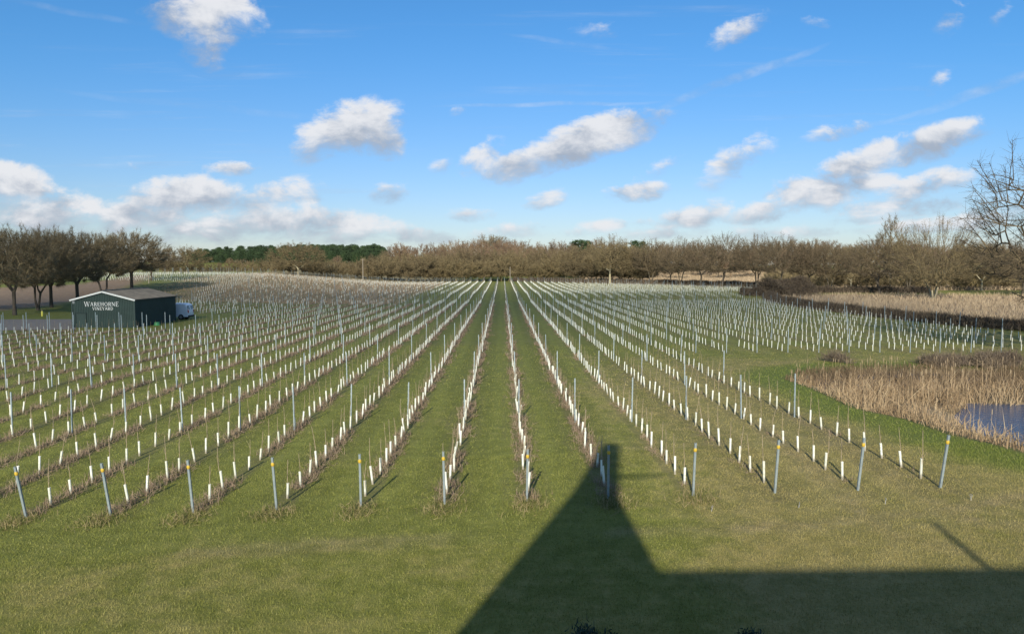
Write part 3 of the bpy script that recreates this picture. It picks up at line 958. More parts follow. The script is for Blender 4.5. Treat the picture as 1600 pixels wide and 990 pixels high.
# order number of each within its row, as seen
cnt = {}
lab = {}
for lst, nm in ((guards, 'g'), (posts, 'p')):
    per = {}
    for q in lst: per.setdefault(q[2], []).append(q)
    for k, qs in per.items():
        qs.sort()
        for i, q in enumerate(qs): lab[(nm, q)] = i
for q in guards[:NEAR]:
    y, x, k, i, bi = q
    o_ = ordinal(lab[('g', q)] + 1)
    tb, cn = G_MESH[int(rng.integers(len(G_MESH)))]
    # from front to back
    r = thing('vine_guard', f'white vine guard, {o_} from the front, {row_words(k)}', 'vine guard', (x, y, Zs(x, y)), rng.uniform(0, 6.28), 'vine guards along the rows')
    r.rotation_euler = (rng.normal(0, .065), rng.normal(0, .065), rng.uniform(0, 6.28))
    r.scale = (1, 1, rng.uniform(.84, 1.12))
    link('tube', tb, r); link('cane', cn, r)
for q in posts[:NEAR]:
    y, x, k, i, bi = q
    front = (i == 0 and bi == 0 and k <= 5)
    if front:
        r = thing('trellis_post', f'leaning end post with yellow clip, {row_words(k)}', 'post', (x, y, Zs(x, y)), 0, 'trellis posts along the rows')
        r.rotation_euler = (R(12) + rng.normal(0, .02), rng.normal(0, .015), 0)
        link('post_shaft', P_END, r); link('clip', P_CLIP, r)
    else:
        n_ = lab[('p', q)] + 1
        r = thing('trellis_post', f'plain grey post, {ordinal(n_)} from the front, {row_words(k)}', 'post', (x, y, Zs(x, y)), 0, 'trellis posts along the rows')
        r.rotation_euler = (rng.normal(0, .014), rng.normal(0, .014), rng.normal(0, .1))
        link('post_shaft', P_MID, r); link('wire_hook', P_HOOK, r)
# all the guards and posts farther off
far = np.array([(q[1], q[0]) for q in guards[NEAR:] + g_side])
zf = z_at(far[:, 0], far[:, 1]); N = len(far)
B = np.column_stack([far, zf]); tl = rng.normal(0, .045, (N, 2)); hh = rng.uniform(.45, .55, N)
T_ = B + np.column_stack([tl * hh[:, None], hh])
C_ = T_ + np.column_stack([rng.normal(0, .04, (N, 2)), rng.uniform(.5, .72, N)])
g = Geo(); g.tubes(B, T_, .029, .031, 6, True, rnd=rng.random(N))
gd = g.obj('vine_guards', M_TUBE); tag(gd, 'white vine guards filling the rows towards the far trees', 'vine guards', kind='stuff')
g = Geo(); g.tubes(T_ - (T_ - B) * .1, C_, .009, .007, 4, True); g.obj('cane', M_CANE, gd)
far = np.array([(q[1], q[0]) for q in posts[NEAR:] + p_side])
zf = z_at(far[:, 0], far[:, 1]); N = len(far)
B = np.column_stack([far, zf])
g = Geo(); g.tubes(B, B + np.column_stack([rng.normal(0, .03, (N, 2)), np.full(N, 1.75)]), .022, .022, 4, True)
tag(g.obj('trellis_posts', M_GALV), 'grey steel posts filling the rows towards the far trees', 'posts', kind='stuff')
# anchor pegs in front of the end posts towards the pond
g = Geo(); g.tubes([(0, 0, -.1)], [(.03, -.04, .17)], .018, .015, 6, True)
PEG = g.mesh('peg_shaft', plain('peg_metal', (.36, .35, .32)))
g = Geo(); g.tubes([(.03 + .05 * cos(a), -.04, .2 + .05 * sin(a)) for a in np.linspace(0, 5.6, 8)[:-1]], [(.03 + .05 * cos(a), -.04, .2 + .05 * sin(a)) for a in np.linspace(0, 5.6, 8)[1:]], .012, .012, 5)
EYE = g.mesh('eye_ring', plain('peg_ring', (.34, .33, .31)))
for k in range(2, 6):
    x = (k + .3) * S + .12; y = 18.6 + .05 * k
    r = thing('anchor_peg', f'small pale anchor peg before the end post, {row_words(k)}'.replace('towards the pond', 'towards pond'), 'peg', (x, y, Zs(x, y)), .4 * k, 'anchor pegs before the end posts')
    r.scale = (.7, .7, .6)
    link('peg_shaft', PEG, r); link('eye_ring', EYE, r)

# ------------------------------------------------------------------ turf blades, weeds under the vines, straw, reeds
def scatter(n, x0, x1, y0, y1, r):
    return r.uniform(x0, x1, n), r.uniform(y0, y1, n)


rng = np.random.default_rng(8)
g = Geo(); at_ = [[] for _ in range(5)]
for (y0, y1, dens_, L0, L1, W) in ((11.5, 17, 950, .028, .070, .010), (17, 25, 460, .03, .075, .012), (25, 38, 110, .035, .08, .016), (38, 60, 26, .04, .09, .03)):
    w = y1 * .9 + 3
    n = int(dens_ * 2 * w * (y1 - y0))
    x, y = scatter(n, -w, w, y0, y1, rng)
    fr = np.abs(np.mod(x / S + .2, 1) - .5) * S
    keep = (np.abs(x) < y * .9 + 2.5) & ~((fr < .3) & (y > 20) & (x < 5) & (rng.random(n) < .8)) & (sdist(POND, x, y) > .3)
    x, y = x[keep], y[keep]
    zz = zones(x, y)
    g.blades(np.column_stack([x, y, z_at(x, y) - .004]), rng.uniform(L0, L1, len(x)) * (1 + .7 * zz[3]), W, rng, .65)
    for q in range(5): at_[q].append(np.repeat(zz[q], 3))
at_ = [np.concatenate(q) for q in at_]
o = g.obj('grass', M_BLADE, attrs=dict(zip(('dry', 'straw', 'soil', 'verge', 'lime'), at_)))
tag(o, 'short mown grass between and in front of the vine rows', 'grass', kind='stuff')


def strip_mat(name, pal, trans=0.0):
    m, t = new_mat(name)
    a = t.attr('rnd')
    cr = t.n('ShaderNodeValToRGB', _Fac=a)
    cr.color_ramp.interpolation = 'LINEAR'
    els = cr.color_ramp.elements
    while len(els) < len(pal): els.new(.5)
    for i, c in enumerate(pal):
        els[i].position = i / (len(pal) - 1); els[i].color = (*c, 1)
    b = t.n('ShaderNodeBsdfPrincipled', _Base__Color=cr.outputs[0], _Roughness=.8)
    b.inputs['Specular IOR Level'].default_value = .2
    t.out(b.outputs[0])
    return m


M_WEED = strip_mat('dead_weed', [(.10, .075, .05), (.20, .145, .10), (.30, .215, .155), (.26, .20, .14), (.40, .31, .21)])
M_TUFT = strip_mat('rough_tuft', [(.06, .085, .02), (.12, .13, .03), (.26, .21, .10), (.34, .27, .15)])
M_STRAW = strip_mat('straw', [(.26, .195, .125), (.38, .29, .19), (.46, .36, .24)])
M_REED = strip_mat('reed', [(.12, .085, .05), (.27, .19, .11), (.38, .28, .17), (.46, .36, .23)])
# dead weeds
wg, tg = Geo(), Geo()
for k in range(-40, 6):
    X = (k + .3) * S
    for (a, b) in row_spans(k):
        b = min(b, 125)
        if b < a: continue
        y = np.arange(a, b, .02 if a < 30 else .05)
        y = y[rng.random(len(y)) < np.clip(26 / y, .12, 1)]
        amt = vnoise(y, y * 0 + k * 7.3, 1.6, 31 + k)
        base = .56 if k <= 1 else (.32 if k <= 2 else .07)
        y = y[(amt * 1.3 > 1 - base) & (rng.random(len(y)) < base + .1)]
        if not len(y): continue
        x = X + rng.normal(0.03, .17 if k <= 1 else .13, len(y))
        vis = np.abs(x) < y * .9 + 2
        x, y = x[vis], y[vis]
        if not len(y): continue
        rep = 5
        P = np.column_stack([np.repeat(x, rep) + rng.normal(0, .05, len(x) * rep), np.repeat(y, rep) + rng.normal(0, .05, len(x) * rep)])
        P = np.column_stack([P, z_at(P[:, 0], P[:, 1])])
        wsc = np.clip(P[:, 1] / 26, 1, 3)
        hts = rng.uniform(.08, .34, len(P)) * (1 if k <= 1 else .55)
        wg.blades(P, hts, .011 * wsc, rng, .75, .45, rnd=np.clip(rng.normal(.5, .22, len(P)) + .25 * (vnoise(P[:, 0], P[:, 1], .8, 9) - .5), 0, 1))
    if k <= 2:
        n = 500
        x = X + rng.normal(0, .28, n); y = 19.75 + rng.normal(0, .36, n) - np.abs(rng.normal(0, .2, n))
        tg.blades(np.column_stack([x, y, z_at(x, y)]), rng.uniform(.08, .26, n), .011, rng, .8, .4)
n = 42000
x = rng.uniform(-75, -10, n); y = rng.uniform(100, 245, n)
k_ = (zones(x, y)[1] > .25) & (rng.random(n) < .9)
x, y = x[k_], y[k_]
wg.blades(np.column_stack([x, y, z_at(x, y)]), rng.uniform(.15, .45, len(x)), .07, rng, .7, .4, rnd=np.clip(rng.normal(.62, .22, len(x)), 0, 1))
tag(wg.obj('dead_weeds', M_WEED), 'brown dead weeds tangled along the foot of the vine rows', 'weeds', kind='stuff')
tag(tg.obj('rough_tufts', M_TUFT), 'rough pale green tufts round the feet of the end posts', 'grass tufts', kind='stuff')
# straw meadow beyond the hedge
n = 60000
x, y = scatter(n, 46, 160, 58, 153, rng)
k_ = (sdist(STRAW, x, y) < .5) & (x < y * .80 + 6)
x, y = x[k_], y[k_]
g = Geo(); P = np.column_stack([x, y, z_at(x, y)])
g.blades(P, rng.uniform(.35, 1.0, len(P)), rng.uniform(.03, .09, len(P)), rng, .45, .3)
tag(g.obj('straw_meadow', M_STRAW), 'pale straw coloured meadow of dead grass beyond the dark hedge', 'dry grass', kind='stuff')
# the far straw field seen under the oaks
n = 90000
x = rng.uniform(24, 170, n); y = rng.uniform(160, 390, n)
re_ = np.interp(x, [0, 10, 36, 55, 68, 90], [262, 258, 240, 205, 185, 165])
k_ = (y > re_ + 6 + 3 * vnoise(x, y, 6, 2)) & (zones(x, y)[1] > .4)
x, y = x[k_], y[k_]
g = Geo(); P = np.column_stack([x, y, z_at(x, y)])
g.blades(P, rng.uniform(.5, 1.2, len(P)), rng.uniform(.08, .2, len(P)), rng, .45, .3)
tag(g.obj('straw_field', M_STRAW), 'far pale straw field glimpsed under the oaks at the back', 'dry grass', kind='stuff')
# reeds round the pond
n = 92000
x, y = scatter(n, 12, 54, 20, 58, rng)
dpn, dw = sdist(POND, x, y), sdist(WATER, x, y)
k_ = (dpn < .15) & (dw > 1.5 * (vnoise(x, y, .7, 5) - .62)) & (x < 60)
k_ &= (vnoise(x, y, 2.1, 77) + rng.random(n) * .5 > .38) & ~((dw < 1.4) & (y < 33) & (rng.random(n) < .8))
x, y = x[k_], y[k_]; dpn, dw = dpn[k_], dw[k_]
z = np.maximum(z_at(x, y), -.34)
fringe = sm(0, 2.0, -dpn)
hts = rng.uniform(.42, .98, len(x)) * (.55 + .65 * fringe) * (1 + .35 * vnoise(x, y, 2.6, 3)) * np.where((y < 34) & (x > 17.5), .34, 1) * (.62 + .62 * vnoise(x, y, .9, 55)) * (1 - .22 * sm(33, 42, y))
g = Geo(); P = np.column_stack([x, y, z])
g.blades(P, hts, rng.uniform(.016, .034, len(P)), rng, .38, .6, rnd=np.clip(.60 + .5 * (vnoise(x, y, 1.6, 13) - .5) + rng.normal(0, .18, len(x)) - .5 * sm(35, 42, y + .25 * x - 6) - .25 * vnoise(x, y, 3.0, 88) , 0, 1))
# bulrush heads on some stems
s_ = rng.choice(len(P), 260, replace=False)
h2 = hts[s_] * 1.15 + .15
T0 = P[s_]; T1 = T0 + np.column_stack([rng.normal(0, .06, (260, 2)), h2])
g.tubes(T0, T1, .007, .005, 3, rnd=.75)
g.tubes(T1 - (0, 0, .13), T1 + (0, 0, .05), .013, .010, 5, True, rnd=rng.uniform(.5, 1, 260))
tag(g.obj('reeds', M_REED), 'tall straw coloured reeds standing round the pond', 'reeds', kind='stuff')


# ------------------------------------------------------------------ trees
def bark(name, c1, c2):
    return plain(name, c1, c2, 5, .9, bump=.4, rnd=.5, stretch=(1, 1, .35))


M_BARK = bark('bark_grey_brown', (.12, .10, .072), (.07, .058, .042))
M_BARKP = bark('bark_pale', (.36, .32, .22), (.24, .21, .14))
M_BARKD = bark('bark_dark', (.105, .085, .065), (.065, .052, .04))
M_TWIG = plain('twig_brown', (.128, .098, .060), (.094, .072, .044), .5, .9, rnd=.7)
M_TWIGO = plain('twig_olive', (.180, .140, .075), (.132, .104, .056), .5, .9, rnd=.7)
M_TWIGL = plain('twig_pale', (.27, .215, .115), (.20, .16, .088), .3, .9, rnd=.7)
M_TWIGD = plain('twig_dark', (.225, .175, .100), (.165, .130, .076), .5, .9, rnd=.7)
M_TWIGR = plain('twig_reddish', (.185, .122, .080), (.162, .130, .078), .03, .9, rnd=.6)
M_HEDGE = plain('bramble', (.112, .086, .060), (.078, .060, .043), .6, .9, rnd=.8)
M_PINE = plain('pine_needles', (.045, .075, .030), (.028, .050, .022), .3, .8, rnd=.9)


def grow(seed, H_, Rr, fork, n, low=.6, stems=1, lean=(0, 0), ends=.012, expo=2.3, inner=.28, power=1.0):
    """limbs forking again and again towards points spread over an uneven dome; returns nodes, parents, radii, directions"""
    r = np.random.default_rng(seed)
    zb = fork * low
    c = (H_ - zb) / 2
    cen = np.array((lean[0] * 1.3, lean[1] * 1.3, zb + c))
    ph = r.uniform(0, 6.28, 6)
    pts = []
    while len(pts) < n:
        d = r.normal(0, 1, 3); d /= np.linalg.norm(d)
        if d[2] < -.85: continue
        az = math.atan2(d[1], d[0])
        lobe = 1 + .06 * sin(3 * az + ph[0] + 2 * d[2]) + .06 * sin(5 * az + ph[1] + 3 * d[2]) + .05 * sin(8 * d[2] + ph[2] + 2 * az)
        rad_ = r.uniform(.5, .85) if r.random() < inner else r.uniform(.86, .97)
        if d[2] < -.2: rad_ *= 1 + .25 * d[2]
        pts.append(cen + np.array((d[0] * Rr, d[1] * Rr, d[2] * c)) * rad_ * lobe)
    pts = np.array(pts)
    A, par = [np.array((0., 0, -.2))], [-1]

    def split(ids, node, f0, n0):
        P = pts[ids]
        if len(ids) == 1:
            mid = A[node] + (P[0] - A[node]) * .5 + r.normal(0, .05, 3)
            A.append(mid); par.append(node); A.append(P[0]); par.append(len(A) - 2)
            return
        cc = P.mean(0)
        f = 1 - (len(ids) / n0) ** .36
        pos = f0 + (cc - f0) * f
        step = pos - A[node]
        L_ = np.linalg.norm(step)
        if L_ > .25:
            pos = pos + r.normal(0, .05 * L_ + .03, 3)
            if L_ > 1.2:
                A.append(A[node] + (pos - A[node]) * .5 + r.normal(0, .045 * L_, 3) - np.array((0, 0, .04 * L_))); par.append(node); node = len(A) - 1
            A.append(pos); par.append(node); node = len(A) - 1
        q = P - cc
        _, _, vt = np.linalg.svd(q, full_matrices=False)
        ax = vt[0] + r.normal(0, .25, 3)
        o = np.argsort(q @ ax)
        k = int(np.clip(round(len(ids) * r.uniform(.33, .67)), 1, len(ids) - 1))
        split(ids[o[:k]], node, f0, n0); split(ids[o[k:]], node, f0, n0)

    if stems == 1:
        groups = [np.arange(n)]
    else:
        az = np.arctan2(pts[:, 1] - cen[1], pts[:, 0] - cen[0])
        o = np.argsort(az); groups = np.array_split(o, stems)
    for gi, ids in enumerate(groups):
        cc = pts[ids].mean(0)
        off = np.zeros(3)
        if stems > 1:
            d = np.array((cc[0], cc[1], 0)); off = d / (np.linalg.norm(d) + 1e-6) * .3
        b = off * 2.2 + np.array((lean[0], lean[1], fork * (1 if stems == 1 else r.uniform(.8, 1.15))))
        A.append(off + (b - off) * .5 + np.append(r.normal(0, .06, 2), 0)); par.append(0)
        A.append(b); par.append(len(A) - 2)
        split(ids, len(A) - 1, b, len(ids))
    A, par = np.array(A), np.array(par)
    m_ = len(A)
    Dr = np.zeros((m_, 3)); d = A[1:] - A[par[1:]]
    Dr[1:] = d / np.maximum(np.linalg.norm(d, axis=1, keepdims=True), 1e-9); Dr[0] = (0, 0, 1)
    acc = np.zeros(m_); rad = np.zeros(m_); kids = np.zeros(m_, int)
    for i in range(m_ - 1, -1, -1):
        rad[i] = (acc[i] if acc[i] > 0 else ends ** expo) ** (1 / expo)
        if par[i] >= 0: acc[par[i]] += rad[i] ** expo; kids[par[i]] += 1
    rad[kids == 0] *= .6
    return A, par, rad, Dr


def tree_meshes(seed, H_, Rr, fork, n, tw=6, twl=(.35, .9), tww=.026, mb=None, mt=None, split=.09, ends=.012, up=.12, ivy=0, twig_tubes=False, thick=1.0, **kw):
    A, par, rad, Dr = grow(seed, H_, Rr, fork, n, ends=ends, **kw)
    r = np.random.default_rng(seed + 1000)
    i = np.arange(1, len(A)); p = par[1:]
    r0 = np.minimum(rad[p], rad[i] * 1.5) * thick; r1 = rad[i] * thick
    root = p == 0
    r0 = np.where(root, rad[i] * 1.35 * thick, r0)
    big = rad[i] > split
    tg_, cg_ = Geo(), Geo()
    rn = r.random(len(i))
    tg_.tubes(A[p][big], A[i][big], r0[big], r1[big], 8, rnd=rn[big])
    sm_ = ~big
    mid_ = sm_ & (rad[i] > .035)
    if mid_.any(): cg_.tubes(A[p][mid_], A[i][mid_], r0[mid_], r1[mid_], 5, rnd=.55 + .3 * rn[mid_])
    lo_ = sm_ & ~mid_
    cg_.tubes(A[p][lo_], A[i][lo_], r0[lo_], r1[lo_], 3, rnd=rn[lo_])
    tips = np.where(rad < ends * 1.75)[0]; tips = tips[tips > 2]
    src = np.repeat(tips, tw)
    out_ = A[src] - np.array((0, 0, fork + .25 * H_)); out_ /= np.linalg.norm(out_, axis=1, keepdims=True)
    d = Dr[src] * .25 + out_ * .40 + r.normal(0, .58, (len(src), 3)); d[:, 2] += up
    d /= np.linalg.norm(d, axis=1, keepdims=True)
    back = A[par[src]]
    P = A[src] + (back - A[src]) * r.random((len(src), 1)) * .8
    L_ = r.uniform(*twl, len(src))
    if twig_tubes:
        m1 = P + d * (L_ * .5)[:, None]; m2 = P + (d + r.normal(0, .28, d.shape)) * L_[:, None]
        cg_.tubes(P, m1, tww / 2, tww * .36, 3, rnd=r.random(len(src))); cg_.tubes(m1, m2, tww * .36, tww * .15, 3, rnd=r.random(len(src)))
        s2 = r.choice(len(src), len(src), replace=True)
        q = P[s2] + d[s2] * (L_[s2] * r.uniform(.2, .8, len(s2)))[:, None]
        dd = d[s2] + r.normal(0, .6, (len(s2), 3)); dd /= np.linalg.norm(dd, axis=1, keepdims=True)
        cg_.tubes(q, q + dd * (L_[s2] * .4)[:, None], tww * .32, tww * .14, 3, rnd=r.random(len(s2)))
    else:
        cg_.blades(P, L_, tww, r, dirs=d)
    return tg_.mesh('trunk', mb or M_BARK, True), cg_.mesh('crown', mt or M_TWIG)


VAR = {
    'oak_a': tree_meshes(11, 12, 6.6, 2.6, 400, 12, mb=M_BARK, mt=M_TWIG, thick=1.2),
    'oak_b': tree_meshes(12, 12, 6.0, 3.0, 360, 12, mb=M_BARK, mt=M_TWIG, stems=2, thick=1.2),
    'oak_c': tree_meshes(13, 12, 7.2, 2.2, 430, 11, mb=M_BARKD, mt=M_TWIG, lean=(.5, 0), thick=1.35),
    'dark_a': tree_meshes(14, 11, 6.2, 3.0, 480, 26, mb=M_BARKD, mt=M_TWIGD, low=.62, thick=1.35),
    'dark_b': tree_meshes(15, 11, 6.6, 2.8, 480, 26, mb=M_BARKD, mt=M_TWIGD, stems=2, low=.62, thick=1.25),
    'wide': tree_meshes(16, 12, 8.0, 1.6, 520, 10, mb=M_BARKP, mt=M_TWIGO, stems=4, low=.5, thick=1.25),
    'pale': tree_meshes(17, 16, 5.6, 3.4, 360, 12, mb=M_BARKP, mt=M_TWIGO, low=.5, thick=1.4),
    'ash': tree_meshes(18, 15, 2.6, 5.5, 160, 14, mb=M_BARKP, mt=M_TWIGO, up=.7, low=.8, thick=1.2),
    'light': tree_meshes(19, 12, 6.5, 2.2, 400, 24, mb=M_BARKP, mt=M_TWIGO, low=.3),
}
VAR_H = {'oak_a': 12, 'oak_b': 12, 'oak_c': 12, 'dark_a': 11, 'dark_b': 11, 'wide': 12, 'pale': 16, 'ash': 15, 'light': 12}
VAR_R = {'oak_a': 6.6, 'oak_b': 6.0, 'oak_c': 7.2, 'dark_a': 6.2, 'dark_b': 6.6, 'wide': 8, 'pale': 5.6, 'ash': 2.6, 'light': 6.5}


def tree(kind, px, Y, top, halfw, label, group, rz=0.0):
    """photo column, distance, photo row of its top, half-width in metres"""
    x = at(px, Y); z = Zs(x, Y)
    far_ = Y > 135 and px > 250
    h = (topz(top - (8 if far_ else 3), Y) - z) / VAR_H[kind]; w = halfw / VAR_R[kind] * (1.1 if far_ else 1.0)
    r = thing('oak_tree' if kind != 'ash' else 'ash_tree', label, 'tree', (x, Y, z - .05), rz, group)
    r.scale = (w, w, h)
    link('trunk', VAR[kind][0], r); link('crown', VAR[kind][1], r)
    return r


GL = 'dark oaks behind the shed'
tree('dark_b', -62, 104, 358, 6.3, 'dark bare oak cut by the photo edge, outermost of the oaks by the shed', GL, 2.2)
tree('dark_a', 20, 97, 357, 5.4, 'dark bare oak with one stout trunk above the lane, clear of its neighbours', GL, .4)
tree('dark_b', 57, 107, 356, 5.6, 'dark bare oak with a forked trunk above the yellow marker post', GL, 1.1)
tree('dark_a', 78, 113, 358, 5.6, 'dark bare oak with a leaning trunk just behind the forked one', GL, 3.0)
tree('dark_a', 119, 120, 361, 6.2, 'dark bare oak with the thickest trunk, rising behind the lettered gable', GL, 4.4)
tree('dark_b', 160, 140, 364, 6.4, 'dark bare oak with low spreading limbs behind the shed roof', GL, 5.2)
tree('dark_a', 205, 150, 362, 7.4, 'bare oak with a sloping trunk, tallest crown behind the shed ridge', GL, 2.5)
tree('oak_a', 236, 176, 376, 7.0, 'brown bare oak ending the dark oak line towards the pine wood', GL, 1.9)
GM = 'bare trees along the far edge of the vineyard'
tree('light', 291, 233, 390, 7.0, 'olive brown tree standing between the dark oaks and the pine wood', GM, .7)
tree('light', 466, 239, 383, 8.6, 'broad pale brown oak standing in front of the dark pine wood', GM, 2.0)
tree('pale', 953, 243, 370, 7.2, 'tall oak with a pale ivied trunk rising at the back of the vineyard', GM, .5)
tree('oak_b', 1017, 232, 379, 6.2, 'bare oak next to the pale trunked oak, on the side towards the pond', GM, 1.0)
tree('oak_a', 1048, 226, 395, 4.4, 'small low oak with a slim trunk in front of the far straw field', GM, 3.3)
tree('oak_b', 1064, 214, 377, 6.2, 'bare oak with a mossy trunk between the small oak and the twin trunks', GM, 5.0)
tree('oak_a', 1096, 205, 376, 5.8, 'bare oak with close twin trunks beside the great spreading oak', GM, 4.0)
tree('oak_c', 1128, 192, 369, 7.0, 'great spreading oak with a thick short trunk and low arching limbs', GM, .2)
tree('oak_b', 1183, 184, 371, 6.4, 'bare oak with two upright trunks beyond the bramble mound', GM, 2.3)
tree('oak_a', 1221, 172, 370, 6.2, 'round headed bare oak rising directly behind the bramble mound', GM, 5.5)
tree('oak_c', 1268, 172, 380, 5.8, 'thin dark trunked oak above the far hedge, next to the bramble mound', GM, 3.6)
tree('oak_b', 1297, 168, 383, 5.6, 'pale trunked oak in the scrub above the middle of the far hedge', GM, .9)
tree('light', 1330, 182, 384, 6.6, 'olive twiggy tree filling the gap above the far hedge', GM, 4.8)
tree('oak_c', 1376, 152, 374, 6.4, 'dark leaning oak with several trunks at the end of the far hedge', GM, 2.9)
tree('ash', 1392, 186, 341, 3.6, 'slender pale upright tree standing above all its neighbours', GM, 0)
tree('wide', 1460, 140, 342, 8.2, 'broad many stemmed oak, largest crown at the back of the straw meadow', GM, 1.4)
tree('light', 1535, 170, 378, 7.4, 'brown tree behind the overhanging branches, beyond the straw meadow', GM, 3.9)
tree('oak_b', 1420, 172, 380, 6.4, 'bare oak half hidden between the slender tree and the broad oak', GM, 2.0)
tree('oak_a', 1600, 150, 376, 7.0, 'bare oak at the photo edge behind the overhanging branches', GM, 3.1)

# the near oak whose branches hang in from the side
A_ = tree_meshes(41, 17.0, 9.9, 2.8, 470, 6, (.4, 1.1), .026, M_BARKD, M_TWIG, split=.12, ends=.013, twig_tubes=True, low=.3, up=.05, inner=.45, thick=2.0)
nx_, ny_ = at(1724, 52), 52.0
near_oak = thing('oak_tree', 'near bare oak hanging its branches in from the photo edge over the pond', 'tree', (nx_, ny_, Zs(nx_, ny_) if sdist(POND, [nx_], [ny_])[0] > 0 else -.2), 1.2)
link('trunk', A_[0], near_oak); link('crown', A_[1], near_oak)

# ------------------------------------------------------------------ far woods: many small trees in one mass each
def tree_arrays(seed, H_, Rr, fork, n, tw, twl, tww, up=.25, ends=.02):
    A, par, rad, Dr = grow(seed, H_, Rr, fork, n, ends=ends)
    r = np.random.default_rng(seed + 5)
    i = np.arange(1, len(A)); p = par[1:]
    g = Geo()
    k = rad[i] > .035
    g.tubes(A[p][k], A[i][k], np.minimum(rad[p], rad[i] * 1.4)[k], rad[i][k], 4, rnd=.9)
    tips = np.where(rad < ends * 1.8)[0]; tips = tips[tips > 2]
    src = np.repeat(tips, tw)
    out_ = A[src] - np.array((0, 0, fork + .25 * H_)); out_ /= np.linalg.norm(out_, axis=1, keepdims=True)
    d = Dr[src] * .2 + out_ * .4 + r.normal(0, .6, (len(src), 3)); d[:, 2] += up
    d /= np.linalg.norm(d, axis=1, keepdims=True)
    P = A[src] + (A[par[src]] - A[src]) * r.random((len(src), 1))
    g.blades(P, r.uniform(*twl, len(src)), tww, r, dirs=d, rnd=r.random(len(src)) * .8)
    return np.concatenate(g.v), (np.concatenate(g.t3) if g.t3 else np.zeros((0, 3), int)), (np.concatenate(g.t4) if g.t4 else np.zeros((0, 4), int)), np.concatenate(g.a)


WOODV = [tree_arrays(60 + s_, 12, 5.2, 2.4, 80, 24, (.5, 1.3), .06, .1, .014) for s_ in range(4)]
SCRUBV = [tree_arrays(70 + s_, 8, 5.0, .5, 80, 24, (.4, 1.1), .06, .1, .014) for s_ in range(3)]


def pine_arrays(seed):
    r = np.random.default_rng(seed); g = Geo()
    g.tubes([(0, 0, 0)], [(0, 0, 12)], .22, .08, 5, rnd=.2)
    n = 520
    z = r.uniform(1.5, 13, n); rad = 3.3 * np.clip((13.6 - z) / 5, 0, 1) ** .55 * np.sqrt(r.random(n)) * (1 + .3 * np.sin(z * 3 + r.uniform(0, 6)))
    az = r.uniform(0, 6.28, n)
    C = np.stack([rad * np.cos(az), rad * np.sin(az), z], 1)
    P = np.repeat(C, 5, 0) + r.normal(0, .22, (n * 5, 3))
    d = r.normal(0, 1, (n * 5, 3)); d[:, 2] += .5; d /= np.linalg.norm(d, axis=1, keepdims=True)
    g.blades(P, r.uniform(.5, 1.0, n * 5), .26, r, dirs=d, rnd=np.repeat(r.random(n), 5))
    return np.concatenate(g.v), np.concatenate(g.t3), np.concatenate(g.t4), np.concatenate(g.a)


PINEV = [pine_arrays(80 + s_) for s_ in range(3)]


def mass(spots, variants, base_h, r):
    """spots: (x, y, height, width factor)"""
    g = Geo()
    for x, y, h, wf in spots:
        V, a3, a4, rn = variants[int(r.integers(len(variants)))]
        s_ = h / base_h; th = r.uniform(0, 6.28); c, q = cos(th), sin(th)
        W = V * (s_ * wf, s_ * wf, s_)
        W = np.column_stack([W[:, 0] * c - W[:, 1] * q + x, W[:, 0] * q + W[:, 1] * c + y, W[:, 2] + Zs(x, y) - .1])
        g.add(W, a3, a4, np.clip(rn * .7 + r.uniform(-.15, .5), 0, 1))
    return g


r = np.random.default_rng(33)
TOPX = [-250, 100, 270, 440, 560, 610, 650, 700, 800, 880, 960, 1050, 1150, 1250, 1300, 1400, 1600, 1900]
TOPY = [388, 388, 398, 402, 400, 392, 385, 381, 379, 384, 384, 383, 385, 381, 380, 384, 388, 388]
spots = []
for px in np.arange(-200, 1800, 15.0):
    for Y, off, pr in ((430, 0, 1), (372, 6, .8), (330, 14, .8)):
        if r.random() > pr: continue
        p = px + r.uniform(-8, 8); yy_ = Y + r.uniform(-22, 22)
        x = at(p, yy_)
        if 280 < p < 620 and Y > 400: continue
        h = topz(np.interp(p, TOPX, TOPY) + off + r.uniform(-7, 4) - (6 if p > 600 else 0) + 13 * (float(vnoise(p, Y * 3.1, 38, 17)) - .5), yy_) - Zs(x, yy_)
        spots.append((x, yy_, h, r.uniform(.95, 1.3)))
tag(mass(spots, WOODV, 12, r).obj('woodland', M_TWIGR), 'reddish brown bare woodland rising beyond the vineyard', 'woodland', kind='stuff')
spots = []
for px in np.arange(255, 1000, 13.0):
    for Y, off in ((278, 38), (296, 28)):
        p = px + r.uniform(-7, 7); x = at(p, Y)
        yb = min(Y, row_end(x) + 20 + (14 if off == 28 else 0)) + r.uniform(-3, 6)
        x = at(p, yb)
        tp = np.interp(p, [255, 300, 560, 600, 700, 820, 960], [404, 405, 400, 386, 384, 386, 374]) + (9 if off == 38 else 2) * (1 if p < 560 else 1.7) + r.uniform(-5, 7)
        h = topz(tp, yb) - Zs(x, yb)
        spots.append((x, yb, h, r.uniform(.9, 1.35)))
tag(mass(spots, SCRUBV, 8, r).obj('scrub_wood', M_TWIGO), 'olive brown scrub and bushes edging the back of the vineyard', 'scrub', kind='stuff')
spots = []
for px in np.arange(980, 1800, 14.0):
    for Y0 in (0, 16):
        p = px + r.uniform(-7, 7)
        Y = float(np.interp(p, [980, 1100, 1200, 1300, 1450, 1800], [300, 280, 195, 186, 178, 172])) + Y0 + r.uniform(-4, 6)
        x = at(p, Y)
        h = (topz(np.interp(p, [980, 1100, 1200, 1400, 1800], [408, 416, 418, 416, 410]) + r.uniform(-3, 12), Y) - Zs(x, Y))
        if 1000 < p < 1205: continue
        spots.append((x, Y, h, r.uniform(.8, 1.1)))
